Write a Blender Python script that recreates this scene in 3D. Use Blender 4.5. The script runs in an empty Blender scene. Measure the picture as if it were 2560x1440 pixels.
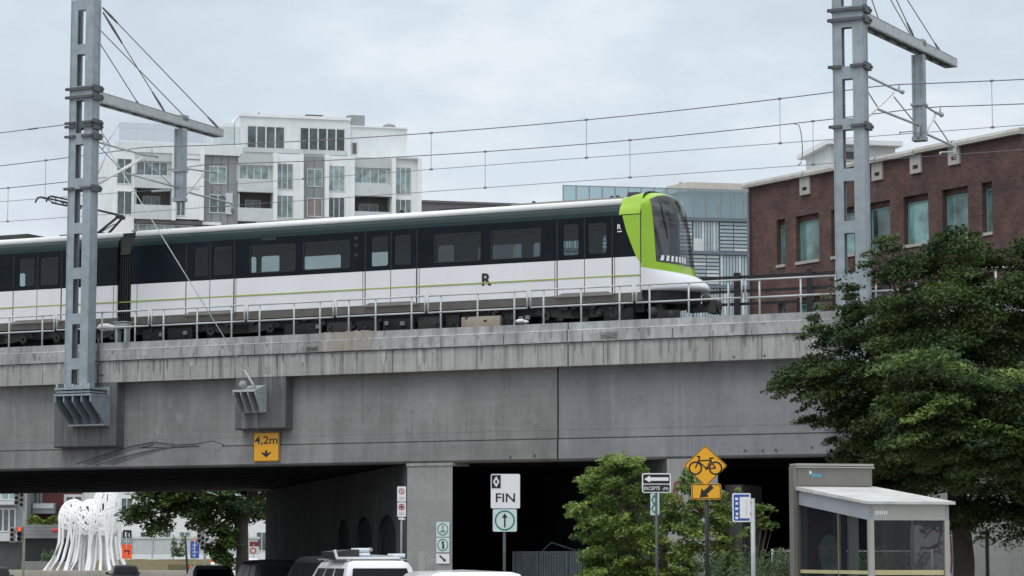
import bpy, bmesh, math, random
import numpy as np
from mathutils import Vector, Matrix
from mathutils.geometry import tessellate_polygon
R = math.radians
random.seed(7); rng = np.random.default_rng(7)
sc = bpy.context.scene
col = sc.collection

# ------------------------------------------------------------------ camera geometry (a long lens, tilted up 6 degrees)
F = 6300.0
PITCH = math.atan(670 / F)
EYE = 1.65

def ray(x, y):
    a = (x - 1280) / F; b = (720 - y) / F
    return (a, math.cos(PITCH) - b * math.sin(PITCH), math.sin(PITCH) + b * math.cos(PITCH))

class Frame:
    """A ground frame turned by a about the vertical: u along a facade, n away from the street, h up."""
    def __init__(s, deg):
        s.a = R(deg); s.c = math.cos(s.a); s.s = math.sin(s.a)
    def world(s, p):
        return (s.c * p[0] - s.s * p[1], s.s * p[0] + s.c * p[1], p[2])
    def local(s, p):
        return (s.c * p[0] + s.s * p[1], -s.s * p[0] + s.c * p[1], p[2])
    def D(s, x, y, D):
        d = ray(x, y); l = s.local(d); t = D / l[1]
        return (l[0] * t, EYE + l[2] * t)
    def U(s, x, y, u):
        d = ray(x, y); l = s.local(d); t = u / l[0]
        return (l[1] * t, EYE + l[2] * t)
    def rect(s, x0, y0, x1, y1, D):
        ym, xm = (y0 + y1) / 2, (x0 + x1) / 2
        return (s.D(x0, ym, D)[0], s.D(x1, ym, D)[0], s.D(xm, y1, D)[1], s.D(xm, y0, D)[1])
    def Dat(s, x, Y):
        """the n of the point seen in column x at depth Y"""
        return s.local(((x - 1280) / (F / math.cos(PITCH)) * Y, Y, 0))[1]

FW = Frame(0)          # the photographer's own axes
FB = Frame(-25.8)      # the viaduct
FS = Frame(13)         # the street that runs under it
FA = Frame(14)         # white apartment block
FG = Frame(10.5)       # glass building
FK = Frame(-57.8)      # brick building

# ------------------------------------------------------------------ mesh builder
reg = {}

class MB:
    def __init__(s): s.v = []; s.f = []; s.m = []; s.cur = 0; s.sm = []; s.smooth = False
    def add(s, vs, fs):
        o = len(s.v); s.v += [tuple(p) for p in vs]
        for f in fs:
            s.f.append([o + i for i in f]); s.m.append(s.cur); s.sm.append(s.smooth)
        return s
    def box(s, u0, u1, n0, n1, h0, h1):
        if u0 > u1: u0, u1 = u1, u0
        if n0 > n1: n0, n1 = n1, n0
        if h0 > h1: h0, h1 = h1, h0
        v = [(u0, n0, h0), (u1, n0, h0), (u1, n1, h0), (u0, n1, h0), (u0, n0, h1), (u1, n0, h1), (u1, n1, h1), (u0, n1, h1)]
        return s.add(v, [(0, 3, 2, 1), (4, 5, 6, 7), (0, 1, 5, 4), (1, 2, 6, 5), (2, 3, 7, 6), (3, 0, 4, 7)])
    def prism(s, poly, a, b, mp=None):
        """poly in 2D swept from a to b; mp turns (p, q, t) into a point"""
        mp = mp or (lambda p, q, t: (p, t, q))
        k = len(poly)
        v = [mp(p, q, a) for p, q in poly] + [mp(p, q, b) for p, q in poly]
        f = [tuple(range(k)), tuple(range(2 * k - 1, k - 1, -1))]
        f += [(i, i + k, (i + 1) % k + k, (i + 1) % k) for i in range(k)]
        return s.add(v, f)
    def prism_u(s, poly, u0, u1): return s.prism(poly, u0, u1, lambda p, q, t: (t, p, q))
    def prism_h(s, poly, h0, h1): return s.prism(poly, h0, h1, lambda p, q, t: (p, q, t))
    def panel(s, outer, holes, a, b, mp=None):
        mp = mp or (lambda p, q, t: (p, t, q))
        loops = [outer] + holes
        flat = [p for l in loops for p in l]
        tri = tessellate_polygon([[Vector((p[0], p[1], 0)) for p in l] for l in loops])
        k = len(flat)
        v = [mp(p, q, a) for p, q in flat] + [mp(p, q, b) for p, q in flat]
        f = [tuple(t) for t in tri] + [tuple(i + k for i in reversed(t)) for t in tri]
        o = 0
        for l in loops:
            c = len(l)
            f += [(o + i, o + i + k, o + (i + 1) % c + k, o + (i + 1) % c) for i in range(c)]
            o += c
        return s.add(v, f)
    def bar(s, p, q, w, a, b, mp=None):
        dx, dy = q[0] - p[0], q[1] - p[1]; L = math.hypot(dx, dy) or 1; ox, oy = -dy / L * w / 2, dx / L * w / 2
        return s.prism([(p[0] + ox, p[1] + oy), (q[0] + ox, q[1] + oy), (q[0] - ox, q[1] - oy), (p[0] - ox, p[1] - oy)], a, b, mp)
    def ring(s, c, r0, r1, a, b, mp=None, seg=28):
        cir = lambda r: [(c[0] + r * math.cos(i * 2 * math.pi / seg), c[1] + r * math.sin(i * 2 * math.pi / seg)) for i in range(seg)]
        return s.panel(cir(r1), [cir(r0)], a, b, mp) if r0 > 0 else s.prism(cir(r1), a, b, mp)
    def path(s, pts, r, seg=8):
        pts = [Vector(p) for p in pts]; n = len(pts)
        rr = r if isinstance(r, (list, tuple)) else [r] * n
        vs = []; fs = []
        for i, p in enumerate(pts):
            d = (pts[min(i + 1, n - 1)] - pts[max(i - 1, 0)]).normalized()
            a = Vector((0, 0, 1)) if abs(d.z) < .9 else Vector((1, 0, 0))
            x = d.cross(a).normalized(); y = d.cross(x)
            vs += [p + (x * math.cos(k * 2 * math.pi / seg) + y * math.sin(k * 2 * math.pi / seg)) * rr[i] for k in range(seg)]
        for i in range(n - 1):
            fs += [(i * seg + k, i * seg + (k + 1) % seg, (i + 1) * seg + (k + 1) % seg, (i + 1) * seg + k) for k in range(seg)]
        fs += [tuple(range(seg - 1, -1, -1)), tuple(range((n - 1) * seg, n * seg))]
        sm = s.smooth; s.smooth = seg > 5
        s.add(vs, fs); s.smooth = sm
        return s
    def tube(s, p, q, r, seg=8): return s.path([p, q], r, seg)
    def ball(s, c, r, rz=None, seg=12, rings=7):
        rz = rz or r; vs = [(c[0], c[1], c[2] - rz)]
        for j in range(1, rings):
            t = -math.pi / 2 + math.pi * j / rings
            vs += [(c[0] + r * math.cos(t) * math.cos(k * 2 * math.pi / seg), c[1] + r * math.cos(t) * math.sin(k * 2 * math.pi / seg), c[2] + rz * math.sin(t)) for k in range(seg)]
        vs.append((c[0], c[1], c[2] + rz)); L = len(vs) - 1
        fs = [(0, 1 + (k + 1) % seg, 1 + k) for k in range(seg)]
        for j in range(rings - 2):
            b = 1 + j * seg
            fs += [(b + k, b + (k + 1) % seg, b + seg + (k + 1) % seg, b + seg + k) for k in range(seg)]
        b = 1 + (rings - 2) * seg
        fs += [(b + k, b + (k + 1) % seg, L) for k in range(seg)]
        sm = s.smooth; s.smooth = True; s.add(vs, fs); s.smooth = sm
        return s
    def grid(s, rows):
        k = len(rows[0]); v = [p for r in rows for p in r]
        return s.add(v, [(i * k + j, i * k + j + 1, (i + 1) * k + j + 1, (i + 1) * k + j) for i in range(len(rows) - 1) for j in range(k - 1)])
    def text(s, body, u0, h0, height, n0, n1, width=None, bold=0.0, mp=None):
        """lettering as flat solid shapes; u0, h0 is its lower left corner"""
        cu = bpy.data.curves.new('lettering', 'FONT'); cu.body = body; cu.size = 1; cu.offset = bold; cu.resolution_u = 3
        o = bpy.data.objects.new('lettering', cu); col.objects.link(o)
        me = o.evaluated_get(bpy.context.evaluated_depsgraph_get()).to_mesh()
        vs = [tuple(v.co) for v in me.vertices]; fs = [tuple(p.vertices) for p in me.polygons]
        bpy.data.objects.remove(o); bpy.data.curves.remove(cu)
        x0 = min(v[0] for v in vs); x1 = max(v[0] for v in vs); y0 = min(v[1] for v in vs); y1 = max(v[1] for v in vs)
        ky = height / (y1 - y0); kx = (width / (x1 - x0)) if width else ky
        mp = mp or (lambda p, q, t: (p, t, q))
        s.add([mp(u0 + (v[0] - x0) * kx, h0 + (v[1] - y0) * ky, n0) for v in vs], [f for f in fs])
        return s
    def build(s, name, mats, parent=None, fr=None, base=(0, 0, 0)):
        if parent is not None: fr, base = reg[parent.name]
        mats = mats if isinstance(mats, (list, tuple)) else [mats]
        me = bpy.data.meshes.new(name)
        me.from_pydata([(p[0] - base[0], p[1] - base[1], p[2] - base[2]) for p in s.v], [], s.f)
        for m in mats: me.materials.append(m)
        me.polygons.foreach_set('material_index', s.m)
        me.polygons.foreach_set('use_smooth', s.sm)
        me.update()
        bm = bmesh.new(); bm.from_mesh(me); bmesh.ops.recalc_face_normals(bm, faces=bm.faces); bm.to_mesh(me); bm.free()
        o = bpy.data.objects.new(name, me); col.objects.link(o)
        if parent is not None: o.parent = parent
        else: o.location = fr.world(base); o.rotation_euler = (0, 0, fr.a)
        reg[o.name] = (fr, base)
        return o

def tag(o, label, cat, group=None):
    o['label'] = label; o['category'] = cat
    if group: o['group'] = group
    return o

def thing(name, label, cat, fr, base, group=None):
    o = bpy.data.objects.new(name, None); col.objects.link(o); o.empty_display_size = .3
    o.location = fr.world(base); o.rotation_euler = (0, 0, fr.a); reg[o.name] = (fr, base)
    return tag(o, label, cat, group)

def kind(o, k): o['kind'] = k; return o

def rrect(u0, u1, h0, h1, r, seg=4):
    out = []
    for cx, cy, a0 in ((u1 - r, h1 - r, 0), (u0 + r, h1 - r, 90), (u0 + r, h0 + r, 180), (u1 - r, h0 + r, 270)):
        out += [(cx + r * math.cos(R(a0 + 90 * i / seg)), cy + r * math.sin(R(a0 + 90 * i / seg))) for i in range(seg + 1)]
    return out

def rect4(u0, u1, h0, h1): return [(u0, h0), (u1, h0), (u1, h1), (u0, h1)]

def bevel(o, w=.04, seg=2):
    m = o.modifiers.new('edge', 'BEVEL'); m.width = w; m.segments = seg; m.limit_method = 'ANGLE'; m.angle_limit = R(35)
    o.data.polygons.foreach_set('use_smooth', [True] * len(o.data.polygons)); m.harden_normals = False
    return o

# ------------------------------------------------------------------ materials
def nodes(name):
    m = bpy.data.materials.new(name); m.use_nodes = True
    nt = m.node_tree; b = nt.nodes['Principled BSDF']
    return m, nt, b

def noise(nt, co, scale, detail=4, rough=.55, sc3=None):
    if sc3:
        mp = nt.nodes.new('ShaderNodeMapping'); mp.inputs['Scale'].default_value = sc3
        nt.links.new(co, mp.inputs['Vector']); co = mp.outputs['Vector']
    n = nt.nodes.new('ShaderNodeTexNoise'); n.inputs['Scale'].default_value = scale; n.inputs['Detail'].default_value = detail
    n.inputs['Roughness'].default_value = rough
    nt.links.new(co, n.inputs['Vector'])
    return n.outputs['Fac']

def remap(nt, x, a, b, c, d):
    r = nt.nodes.new('ShaderNodeMapRange'); nt.links.new(x, r.inputs[0])
    for i, v in enumerate((a, b, c, d)): r.inputs[1 + i].default_value = v
    return r.outputs[0]

def mul(nt, a, b, op='MULTIPLY'):
    m = nt.nodes.new('ShaderNodeMath'); m.operation = op
    for i, x in enumerate((a, b)):
        if isinstance(x, (int, float)): m.inputs[i].default_value = x
        else: nt.links.new(x, m.inputs[i])
    return m.outputs[0]

def scale_col(nt, c, fac):
    v = nt.nodes.new('ShaderNodeVectorMath'); v.operation = 'SCALE'
    if isinstance(c, tuple): v.inputs[0].default_value = c[:3]
    else: nt.links.new(c, v.inputs[0])
    nt.links.new(fac, v.inputs['Scale'])
    return v.outputs[0]

def mixc(nt, fac, a, b):
    m = nt.nodes.new('ShaderNodeMix'); m.data_type = 'RGBA'
    if isinstance(fac, float): m.inputs['Factor'].default_value = fac
    else: nt.links.new(fac, m.inputs['Factor'])
    for i, x in ((6, a), (7, b)):
        if isinstance(x, tuple): m.inputs[i].default_value = (*x[:3], 1)
        else: nt.links.new(x, m.inputs[i])
    return m.outputs[2]

def paint(name, c, rough=.5, metal=0., var=.08, scale=1.5, dirt=0., dirt_c=(.06, .055, .05), coat=0., spec=.5, each=0.):
    m, nt, b = nodes(name)
    co = nt.nodes.new('ShaderNodeTexCoord').outputs['Object']
    f = remap(nt, noise(nt, co, scale), .3, .7, 1 - var, 1 + var)
    if each:
        oi = nt.nodes.new('ShaderNodeObjectInfo'); f = mul(nt, f, remap(nt, oi.outputs['Random'], 0, 1, 1 - each, 1 + each))
    out = scale_col(nt, c, f)
    if dirt:
        d = remap(nt, noise(nt, co, .9, 5, .65, (2.2, 2.2, .25)), .52, .78, 0, dirt)
        out = mixc(nt, d, out, dirt_c)
    nt.links.new(out, b.inputs['Base Color'])
    b.inputs['Roughness'].default_value = rough; b.inputs['Metallic'].default_value = metal
    b.inputs['Coat Weight'].default_value = coat; b.inputs['Specular IOR Level'].default_value = spec
    return m

def concrete(name, c, streak=.25, blotch=.15, dark=(.07, .07, .068), fine=.06, pale=0., bump=.15, spots=0.):
    m, nt, b = nodes(name)
    co = nt.nodes.new('ShaderNodeTexCoord').outputs['Object']
    f = remap(nt, noise(nt, co, .35, 5, .6), .3, .7, 1 - blotch, 1 + blotch)
    f = mul(nt, f, remap(nt, noise(nt, co, 6, 4, .7), .3, .7, 1 - fine, 1 + fine))
    f = mul(nt, f, remap(nt, noise(nt, co, 1.6, 3, .6, (1, 1, .25)), .3, .7, 1 - blotch * .6, 1 + blotch * .6))
    f = mul(nt, f, remap(nt, noise(nt, co, 1.0, 3, .6, (.25, .25, 5)), .3, .7, 1 - blotch * .22, 1 + blotch * .22))
    out = scale_col(nt, c, f)
    if streak:
        s1 = remap(nt, noise(nt, co, 4.2, 4, .65, (1, 1, .035)), .49, .66, 0, streak)
        s2 = remap(nt, noise(nt, co, .5, 3, .6), .38, .62, .15, 1)
        out = mixc(nt, mul(nt, s1, s2), out, dark)
    if pale:
        s3 = mul(nt, remap(nt, noise(nt, co, 5.1, 3, .6, (1, 1, .04)), .54, .70, 0, pale), remap(nt, noise(nt, co, .45, 2, .5), .42, .58, .1, 1))
        out = mixc(nt, s3, out, (.52, .52, .5))
    if spots:
        s4 = remap(nt, noise(nt, co, 2.6, 6, .75), .60, .70, 0, spots); out = mixc(nt, s4, out, dark)
        s5 = remap(nt, noise(nt, co, 1.3, 6, .7, (1.3, 1, .8)), .61, .69, 0, spots * .6); out = mixc(nt, s5, out, (.40, .40, .39))
    nt.links.new(out, b.inputs['Base Color'])
    b.inputs['Roughness'].default_value = .9; b.inputs['Specular IOR Level'].default_value = .25
    if bump:
        bp = nt.nodes.new('ShaderNodeBump'); bp.inputs['Strength'].default_value = bump; bp.inputs['Distance'].default_value = .03
        nt.links.new(noise(nt, co, 9, 5, .7), bp.inputs['Height']); nt.links.new(bp.outputs[0], b.inputs['Normal'])
    return m

def glass(name, tint, through=.6, rough=.04, dark=(.02, .025, .028), ior=1.5):
    m, nt, b = nodes(name)
    b.inputs['Base Color'].default_value = (*dark, 1); b.inputs['Roughness'].default_value = rough; b.inputs['IOR'].default_value = ior
    tr = nt.nodes.new('ShaderNodeBsdfTransparent'); tr.inputs['Color'].default_value = (*tint, 1)
    lw = nt.nodes.new('ShaderNodeLayerWeight'); lw.inputs['Blend'].default_value = .5
    mx = nt.nodes.new('ShaderNodeMixShader'); f0 = ((ior - 1) / (ior + 1)) ** 2
    fac = remap(nt, mul(nt, lw.outputs['Facing'], 5.0, 'POWER'), 0, 1, 1 - through + through * f0, 1)
    nt.links.new(fac, mx.inputs['Fac']); nt.links.new(tr.outputs[0], mx.inputs[1]); nt.links.new(b.outputs[0], mx.inputs[2])
    nt.links.new(mx.outputs[0], nt.nodes['Material Output'].inputs['Surface'])
    return m

def brick(name):
    m, nt, b = nodes(name)
    co = nt.nodes.new('ShaderNodeTexCoord').outputs['Object']
    sp = nt.nodes.new('ShaderNodeSeparateXYZ'); nt.links.new(co, sp.inputs[0])
    cb = nt.nodes.new('ShaderNodeCombineXYZ'); nt.links.new(mul(nt, sp.outputs[0], sp.outputs[1], 'ADD'), cb.inputs[0]); nt.links.new(sp.outputs[2], cb.inputs[1])
    t = nt.nodes.new('ShaderNodeTexBrick'); nt.links.new(cb.outputs[0], t.inputs['Vector'])
    t.inputs['Color1'].default_value = (.108, .048, .040, 1); t.inputs['Color2'].default_value = (.056, .026, .023, 1); t.inputs['Mortar'].default_value = (.085, .070, .064, 1)
    t.inputs['Scale'].default_value = 1; t.inputs['Brick Width'].default_value = .26; t.inputs['Row Height'].default_value = .085
    t.inputs['Mortar Size'].default_value = .012; t.inputs['Bias'].default_value = -.1
    f = remap(nt, noise(nt, co, 1.1, 6, .7), .3, .7, .62, 1.42)
    f = mul(nt, f, remap(nt, noise(nt, co, .28, 4, .6), .35, .65, .82, 1.18))
    nt.links.new(scale_col(nt, t.outputs[0], f), b.inputs['Base Color']); b.inputs['Roughness'].default_value = .9
    return m

def leaf(name, lo, hi, trans=.35):
    m, nt, b = nodes(name)
    at = nt.nodes.new('ShaderNodeAttribute'); at.attribute_name = 'tint'
    c = mixc(nt, at.outputs['Fac'], lo, hi)
    nt.links.new(c, b.inputs['Base Color']); b.inputs['Roughness'].default_value = .55; b.inputs['Specular IOR Level'].default_value = .3
    tl = nt.nodes.new('ShaderNodeBsdfTranslucent'); nt.links.new(c, tl.inputs['Color'])
    mx = nt.nodes.new('ShaderNodeMixShader'); mx.inputs['Fac'].default_value = trans
    nt.links.new(b.outputs[0], mx.inputs[1]); nt.links.new(tl.outputs[0], mx.inputs[2])
    nt.links.new(mx.outputs[0], nt.nodes['Material Output'].inputs['Surface'])
    return m

def lamp(name, c, e):
    m, nt, b = nodes(name)
    b.inputs['Base Color'].default_value = (*c, 1); b.inputs['Emission Color'].default_value = (*c, 1); b.inputs['Emission Strength'].default_value = e
    return m

CON = concrete('girder concrete', (.248, .244, .237), .28, .22, (.10, .10, .10), pale=.12, spots=.5)
CON2 = concrete('newer girder concrete', (.230, .238, .248), .16, .17, (.11, .115, .12), pale=.14, spots=.3)
CON_F = concrete('fascia concrete', (.345, .34, .325), .95, .17, (.095, .093, .088), pale=1.0, spots=.6)
CON_C = concrete('parapet concrete', (.35, .36, .36), .85, .28, (.11, .115, .115), .14, pale=.6, spots=.6)
CON_T = concrete('tan repair mortar', (.325, .305, .27), .5, .15, (.16, .14, .12), pale=.5)
CON_B = concrete('dark block concrete', (.125, .128, .125), .6, .25, (.05, .05, .05), pale=.35, spots=.4)
CON_P = concrete('pier concrete', (.30, .30, .29), .25, .14, (.1, .1, .095))
SHADE_JOINT = concrete('shade-dark underside and joint concrete', (.022, .023, .026), 0, .2, bump=0)  # underpass shade is put into this near-black colour; also fills the girder joint
SHADE_SCRAPE = concrete('shade-dark wall and scrape concrete', (.066, .066, .064), .4, .3, (.02, .02, .02))  # wall darkness under the deck is shade in the colour; scrapes share it
GALV = paint('galvanised steel', (.285, .33, .36), .55, .1, .16, 3, .35, (.2, .21, .21))
GALVB = paint('bright galvanised steel', (.42, .45, .45), .5, .1, .12, 4)
GALVD = paint('dark steel', (.085, .092, .10), .6, .1, .2, 4)
RAILM = paint('railing steel', (.50, .52, .51), .5, .2, .12, 3)
BLACK = paint('black paint', (.018, .018, .02), .5, 0, .2, 3)
RUBBER = paint('black rubber', (.02, .02, .021), .8, 0, .15, 6)
INSUL = paint('white insulator', (.75, .74, .7), .35)
WIRE = paint('wire', (.17, .17, .20), .6, .1)
WHITE = paint('white train paint', (.72, .73, .75), .3, 0, .04, .8, .22, (.45, .44, .42), coat=.2)
ROOFW = paint('white roof paint', (.82, .82, .81), .45, 0, .05, 1.2)
GREEN = paint('lime green paint', (.29, .50, .012), .28, 0, .04, 1, coat=.35)
GREENL = paint('olive green stripe', (.30, .38, .07), .4)
BAND = paint('dark tinted band', (.006, .010, .014), .25, 0, .3, 1.2, spec=.12)
SKY_SHEEN = paint('cant rail with sky sheen tint', (.006, .022, .022), .3, 0, .15, 1.5, spec=.22)  # teal tint stands for sky reflected on the curved cant rail
SKIRT = paint('grey skirt', (.20, .19, .175), .6, 0, .12, 2, .4)
UNDER = paint('dark underframe', (.011, .011, .012), .7, .1, .4, 3)
UNDERG = paint('grimy grey equipment', (.034, .032, .030), .7, .1, .4, 4)
BEIGE = paint('beige equipment box', (.36, .31, .25), .6, 0, .1, 3, .3)
TGLASS = glass('train window glass', (.90, .96, .97), .90, .04, (.02, .025, .028), 1.9)
WIND = glass('windscreen glass', (.80, .83, .85), .86, .03, (.02, .022, .025), 2.7)
INTER = paint('train interior', (.20, .205, .21), .7)
SEATB = paint('blue seat', (.04, .09, .16), .6)
SIGN_Y = paint('yellow sign sheeting', (.83, .40, .012), .4, 0, .03)
SIGN_W = paint('white sign sheeting', (.80, .80, .82), .4, 0, .03)
SIGN_K = paint('black sign ink', (.012, .011, .012), .5)
SIGN_G = paint('green sign ink', (.01, .17, .11), .5)
SIGN_R = paint('red sign ink', (.45, .02, .03), .5)
SIGN_B = paint('blue sign sheeting', (.03, .09, .35), .5)
SIGN_P = paint('pale green sign sheeting', (.60, .72, .70), .45)
ORANGE = paint('orange sign sheeting', (.90, .10, .012), .5)
ALU = paint('aluminium', (.38, .38, .355), .4, .35, .06, 3)
ALUD = paint('bronze aluminium', (.20, .192, .178), .4, .35, .06, 3)
ROOFA = paint('weathered roof sheet', (.50, .51, .48), .6, 0, .14, 2, .6, (.22, .22, .2))
YELB = paint('yellow band', (.47, .42, .22), .5)
BGLASS = glass('bus shelter glass', (.92, .94, .94), .93, .04, (.02, .025, .028), 1.9)
DPOST = paint('dark poster', (.03, .027, .04), .4, 0, .3, 2)
A_WHITE = concrete('white cladding', (.78, .80, .80), .12, .05, (.4, .4, .38), .03, bump=0)
A_CREAM = concrete('cream brick', (.69, .73, .73), .1, .06, (.3, .3, .28), .05, bump=0)
A_BEIGE = concrete('grey beige panel', (.50, .53, .51), .12, .06, (.3, .3, .28), .03, bump=0)
A_GREY = concrete('grey zinc panel', (.27, .285, .295), .12, .06, (.2, .2, .2), .03, bump=0)
A_BALC = paint('pale grey balcony front', (.55, .58, .59), .5)
A_GLASS = paint('building glass', (.075, .10, .105), .08, 0, .6, .9, spec=.8, each=.5)
A_GLASS2 = paint('pale curtain glass', (.21, .28, .275), .1, 0, .55, 1.1, spec=.7, each=.45)
A_FRAME = paint('white window frame', (.62, .65, .62), .5)
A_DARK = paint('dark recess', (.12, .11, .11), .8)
A_CLEAR = glass('clear balcony glass', (.97, .985, .98), .95)
G_SLAB = paint('grey blue slab edge', (.12, .15, .19), .6)
G_PANEL = paint('blue grey blind', (.32, .385, .42), .3, 0, .1, 3)
G_PANEL2 = paint('pale grey blind', (.52, .57, .57), .35, 0, .12, 2)
G_LINE = paint('blue grey mullion', (.18, .21, .235), .5)
G_BEIGE = paint('beige roof fascia', (.56, .52, .46), .6)
BRICK = brick('red brown brick')
STONE = concrete('pale stone coping', (.38, .37, .34), .35, .14, (.2, .19, .17), bump=0)
K_FRAME = paint('green window frame', (.16, .30, .26), .5)
K_GLASS = paint('green tinted glass', (.105, .195, .19), .08, 0, .9, .8, spec=.8, each=.35)  # strong noise paints cloudy reflections into the pane colour
REDBR = paint('red brick facade', (.11, .03, .03), .8, 0, .2, 1)
ASPH = concrete('asphalt', (.05, .05, .052), 0, .2, bump=.1)
PAVE = concrete('pavement', (.33, .31, .28), .1, .12, bump=.1)
BANK = paint('dry grass', (.12, .10, .035), .95, 0, .35, 1.5)
LAWN = paint('green grass', (.07, .11, .02), .95, 0, .35, 1.5)
BARK = paint('bark', (.045, .038, .032), .9, 0, .3, 5)
BARKL = paint('twig bark', (.09, .075, .06), .9, 0, .3, 5)
GRAF = paint('red graffiti paint', (.25, .035, .05), .7)
GRAFD = paint('maroon graffiti paint', (.10, .03, .04), .7)
SCULP = paint('white enamel steel', (.90, .90, .90), .4, 0, .03)
C_WHITE = paint('white car paint', (.76, .77, .78), .25, 0, .02, coat=.5)
C_BLACK = paint('black car paint', (.008, .008, .010), .4, 0, .1, coat=.05, spec=.15)
C_GREY = paint('silver car paint', (.20, .22, .26), .3, .2, .04, coat=.3)
C_DARK = paint('dark grey car paint', (.014, .016, .020), .4, 0, .05, coat=.05, spec=.15)
C_GLASS = paint('car glass', (.010, .012, .014), .2, 0, .2, 2, spec=.12)
C_LIGHT = paint('red tail lamp', (.30, .012, .01), .2, coat=.5)
L_DEEP = leaf('deep green leaves', (.020, .042, .020), (.105, .150, .040))
L_FRESH = leaf('fresh green leaves', (.055, .115, .034), (.28, .37, .09))
L_GREY = leaf('grey green shrub leaves', (.07, .115, .065), (.20, .27, .14))
L_FAR = leaf('street tree leaves', (.028, .06, .022), (.12, .18, .045))
# ================================================================== THE VIADUCT
ub = lambda x, y, D: FB.D(x, y, D)[0]
hb = lambda x, y, D: FB.D(x, y, D)[1]
UL, UR = -82.0, -1.0
via = thing('railway_viaduct', 'long streaked grey concrete railway viaduct crossing the street with the train on top', 'viaduct', FB, (-37, 66, 0))
uj = ub(1395, 1000, 66.45); uf = ub(1420, 860, 66.0)
for a, b, n0 in ((UL, uj - .03, 66.45), (uj + .03, UR, 66.44)):
    m = MB()
    m.box(a, b, n0, 67.3, 5.05, 7.098)
    m.box(a, b, n0 - .03, 67.3, 4.46, 5.015)
    m.box(a, b, n0 + .05, 67.3, 5.015, 5.05)
    m.prism_u([(n0 - .03, 4.46), (n0 + .04, 4.40), (67.3, 4.40), (67.3, 4.46)], a, b)
    m.build('girder', CON if a < -60 else CON2, via)
MB().box(uj - .03, uj + .03, 66.6, 67.3, 4.42, 7.098).build('joint_filler', SHADE_JOINT, via)
for a, b in ((UL, uf - .02), (uf + .02, UR)):
    MB().box(a, b, 66.0, 67.2, 7.10, 7.765).build('fascia_slab', CON_F, via)
    m = MB(); m.box(a, b, 65.93, 66.6, 7.79, 8.12); m.prism_u([(65.93, 8.12), (66.6, 8.12), (66.6, 8.15), (65.97, 8.15)], a, b)
    m.box(a, b, 66.01, 66.6, 8.15, 8.36); m.box(a, b, 66.06, 66.6, 7.765, 7.79)
    m.build('parapet', CON_C, via)
# tan mortar patch on the parapet, with a ragged broken top edge
u0, u1 = ub(797, 850, 65.9), ub(932, 845, 65.9)
m = MB()
k = 26; top = [(u0 + (u1 - u0) * i / k, 8.372 + random.uniform(-.01, .035)) for i in range(k + 1)]
m.prism([(u0, 8.16), (u1, 8.16)] + top[::-1], 66.002, 66.3)
mid = [(u0 + (u1 - u0) * i / k, 8.125 + random.uniform(-.03, .03)) for i in range(k + 1)]
m.prism([(u0, 7.80), (u1 - .1, 7.80)] + mid[::-1], 65.922, 66.05)
m.build('mortar_patch', CON_T, via)
# dark concrete blocks that carry the masts
def block(x0, x1, ybot, name='mast_block', htop=7.099):
    u0, u1 = ub(x0, ybot - 60, 66.0), ub(x1, ybot - 60, 66.0)
    h0 = hb((x0 + x1) / 2, ybot, 66.0)
    m = MB(); m.prism_u([(66.012, htop), (66.012, h0 + .04), (66.05, h0), (66.46, h0), (66.46, htop)], u0, u1)
    m.build(name, CON_B, via)
    return u0, u1, h0
bl1 = block(135, 290, 1118)
bl2 = block(588, 713, 1073)
# little bolts and pour marks
for x, y in ((1834, 892), (1911, 889), (1863, 1126), (1939, 1125), (1275, 1142), (1335, 1138), (2030, 1118), (1906, 1126)):
    n = 65.985 if y < 1000 else 66.39
    u, h = FB.D(x, y, n); MB().ring((u, h), 0, .035, n, n + .05, seg=10).build('bolt', GALVD, via)
m = MB()
for i in range(60):
    u = UL + 3 + i * 1.33 + random.uniform(-.3, .3)
    m.box(u, u + random.uniform(.012, .03), 65.924, 65.94, 7.80, random.uniform(7.9, 8.11))
for i in range(34):
    u = UL + 3 + i * 2.3 + random.uniform(-.6, .6)
    m.box(u, u + .02, 65.994, 66.02, 7.105, 7.76)
m.build('pour_joint', CON_B, via)
DRIP = concrete('water stain', (.20, .20, .195), .3, .3, bump=0); DRIPW = concrete('lime stain', (.44, .44, .42), .2, .2, bump=0)
def comb(hu, cnt, wmax, lmax, n0, n1, mt):
    """one run-off stain: a thin line under an edge with ragged drips hanging from it"""
    P = [(-56, hu), (-18, hu)]; us_ = sorted(random.uniform(-55.8, -18.5) for _ in range(cnt)); low = []
    for u, nx in zip(us_, us_[1:] + [-18.1]):
        w = min(random.uniform(.02, wmax), nx - u - .01); L = random.uniform(.15, 1) ** 1.6 * lmax
        if w > .012: low += [(u, hu - .006), (u + w * .15, hu - L * .6), (u + w * .5, hu - L), (u + w * .8, hu - L * .7), (u + w, hu - .006)]
    m = MB(); m.panel(P + low[::-1], [], n0, n1); m.build('water_stain', mt, via)
comb(7.764, 110, .13, .6, 65.9965, 66.02, DRIP); comb(7.763, 60, .17, .55, 65.995, 66.018, DRIPW)
comb(8.119, 60, .2, .3, 65.927, 65.95, concrete('parapet stain', (.24, .245, .245), .3, .3, bump=0))
for i in range(9):
    u = random.uniform(-54, -20); w = random.uniform(.25, .9); q = random.uniform(.9, 1.1); a_ = random.choice(((7.82, 8.08, 65.925), (7.2, 7.6, 65.995)))
    MB().prism(rrect(u, u + w, a_[0], a_[0] + (a_[1] - a_[0]) * random.uniform(.5, 1), .04), a_[2], 66.05).build('repair_patch', concrete('repair mortar', (.33 * q, .325 * q, .31 * q), .4, .25), via)
for a, b, n0 in ((UL, uj - .03, 66.45), (uj + .03, UR, 66.44)): MB().box(a, b, n0 - .003, n0 + .05, 5.28, 5.293).build('form_line', concrete('form line', (.19, .19, .187), .1, .2), via)
m = MB()
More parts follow.
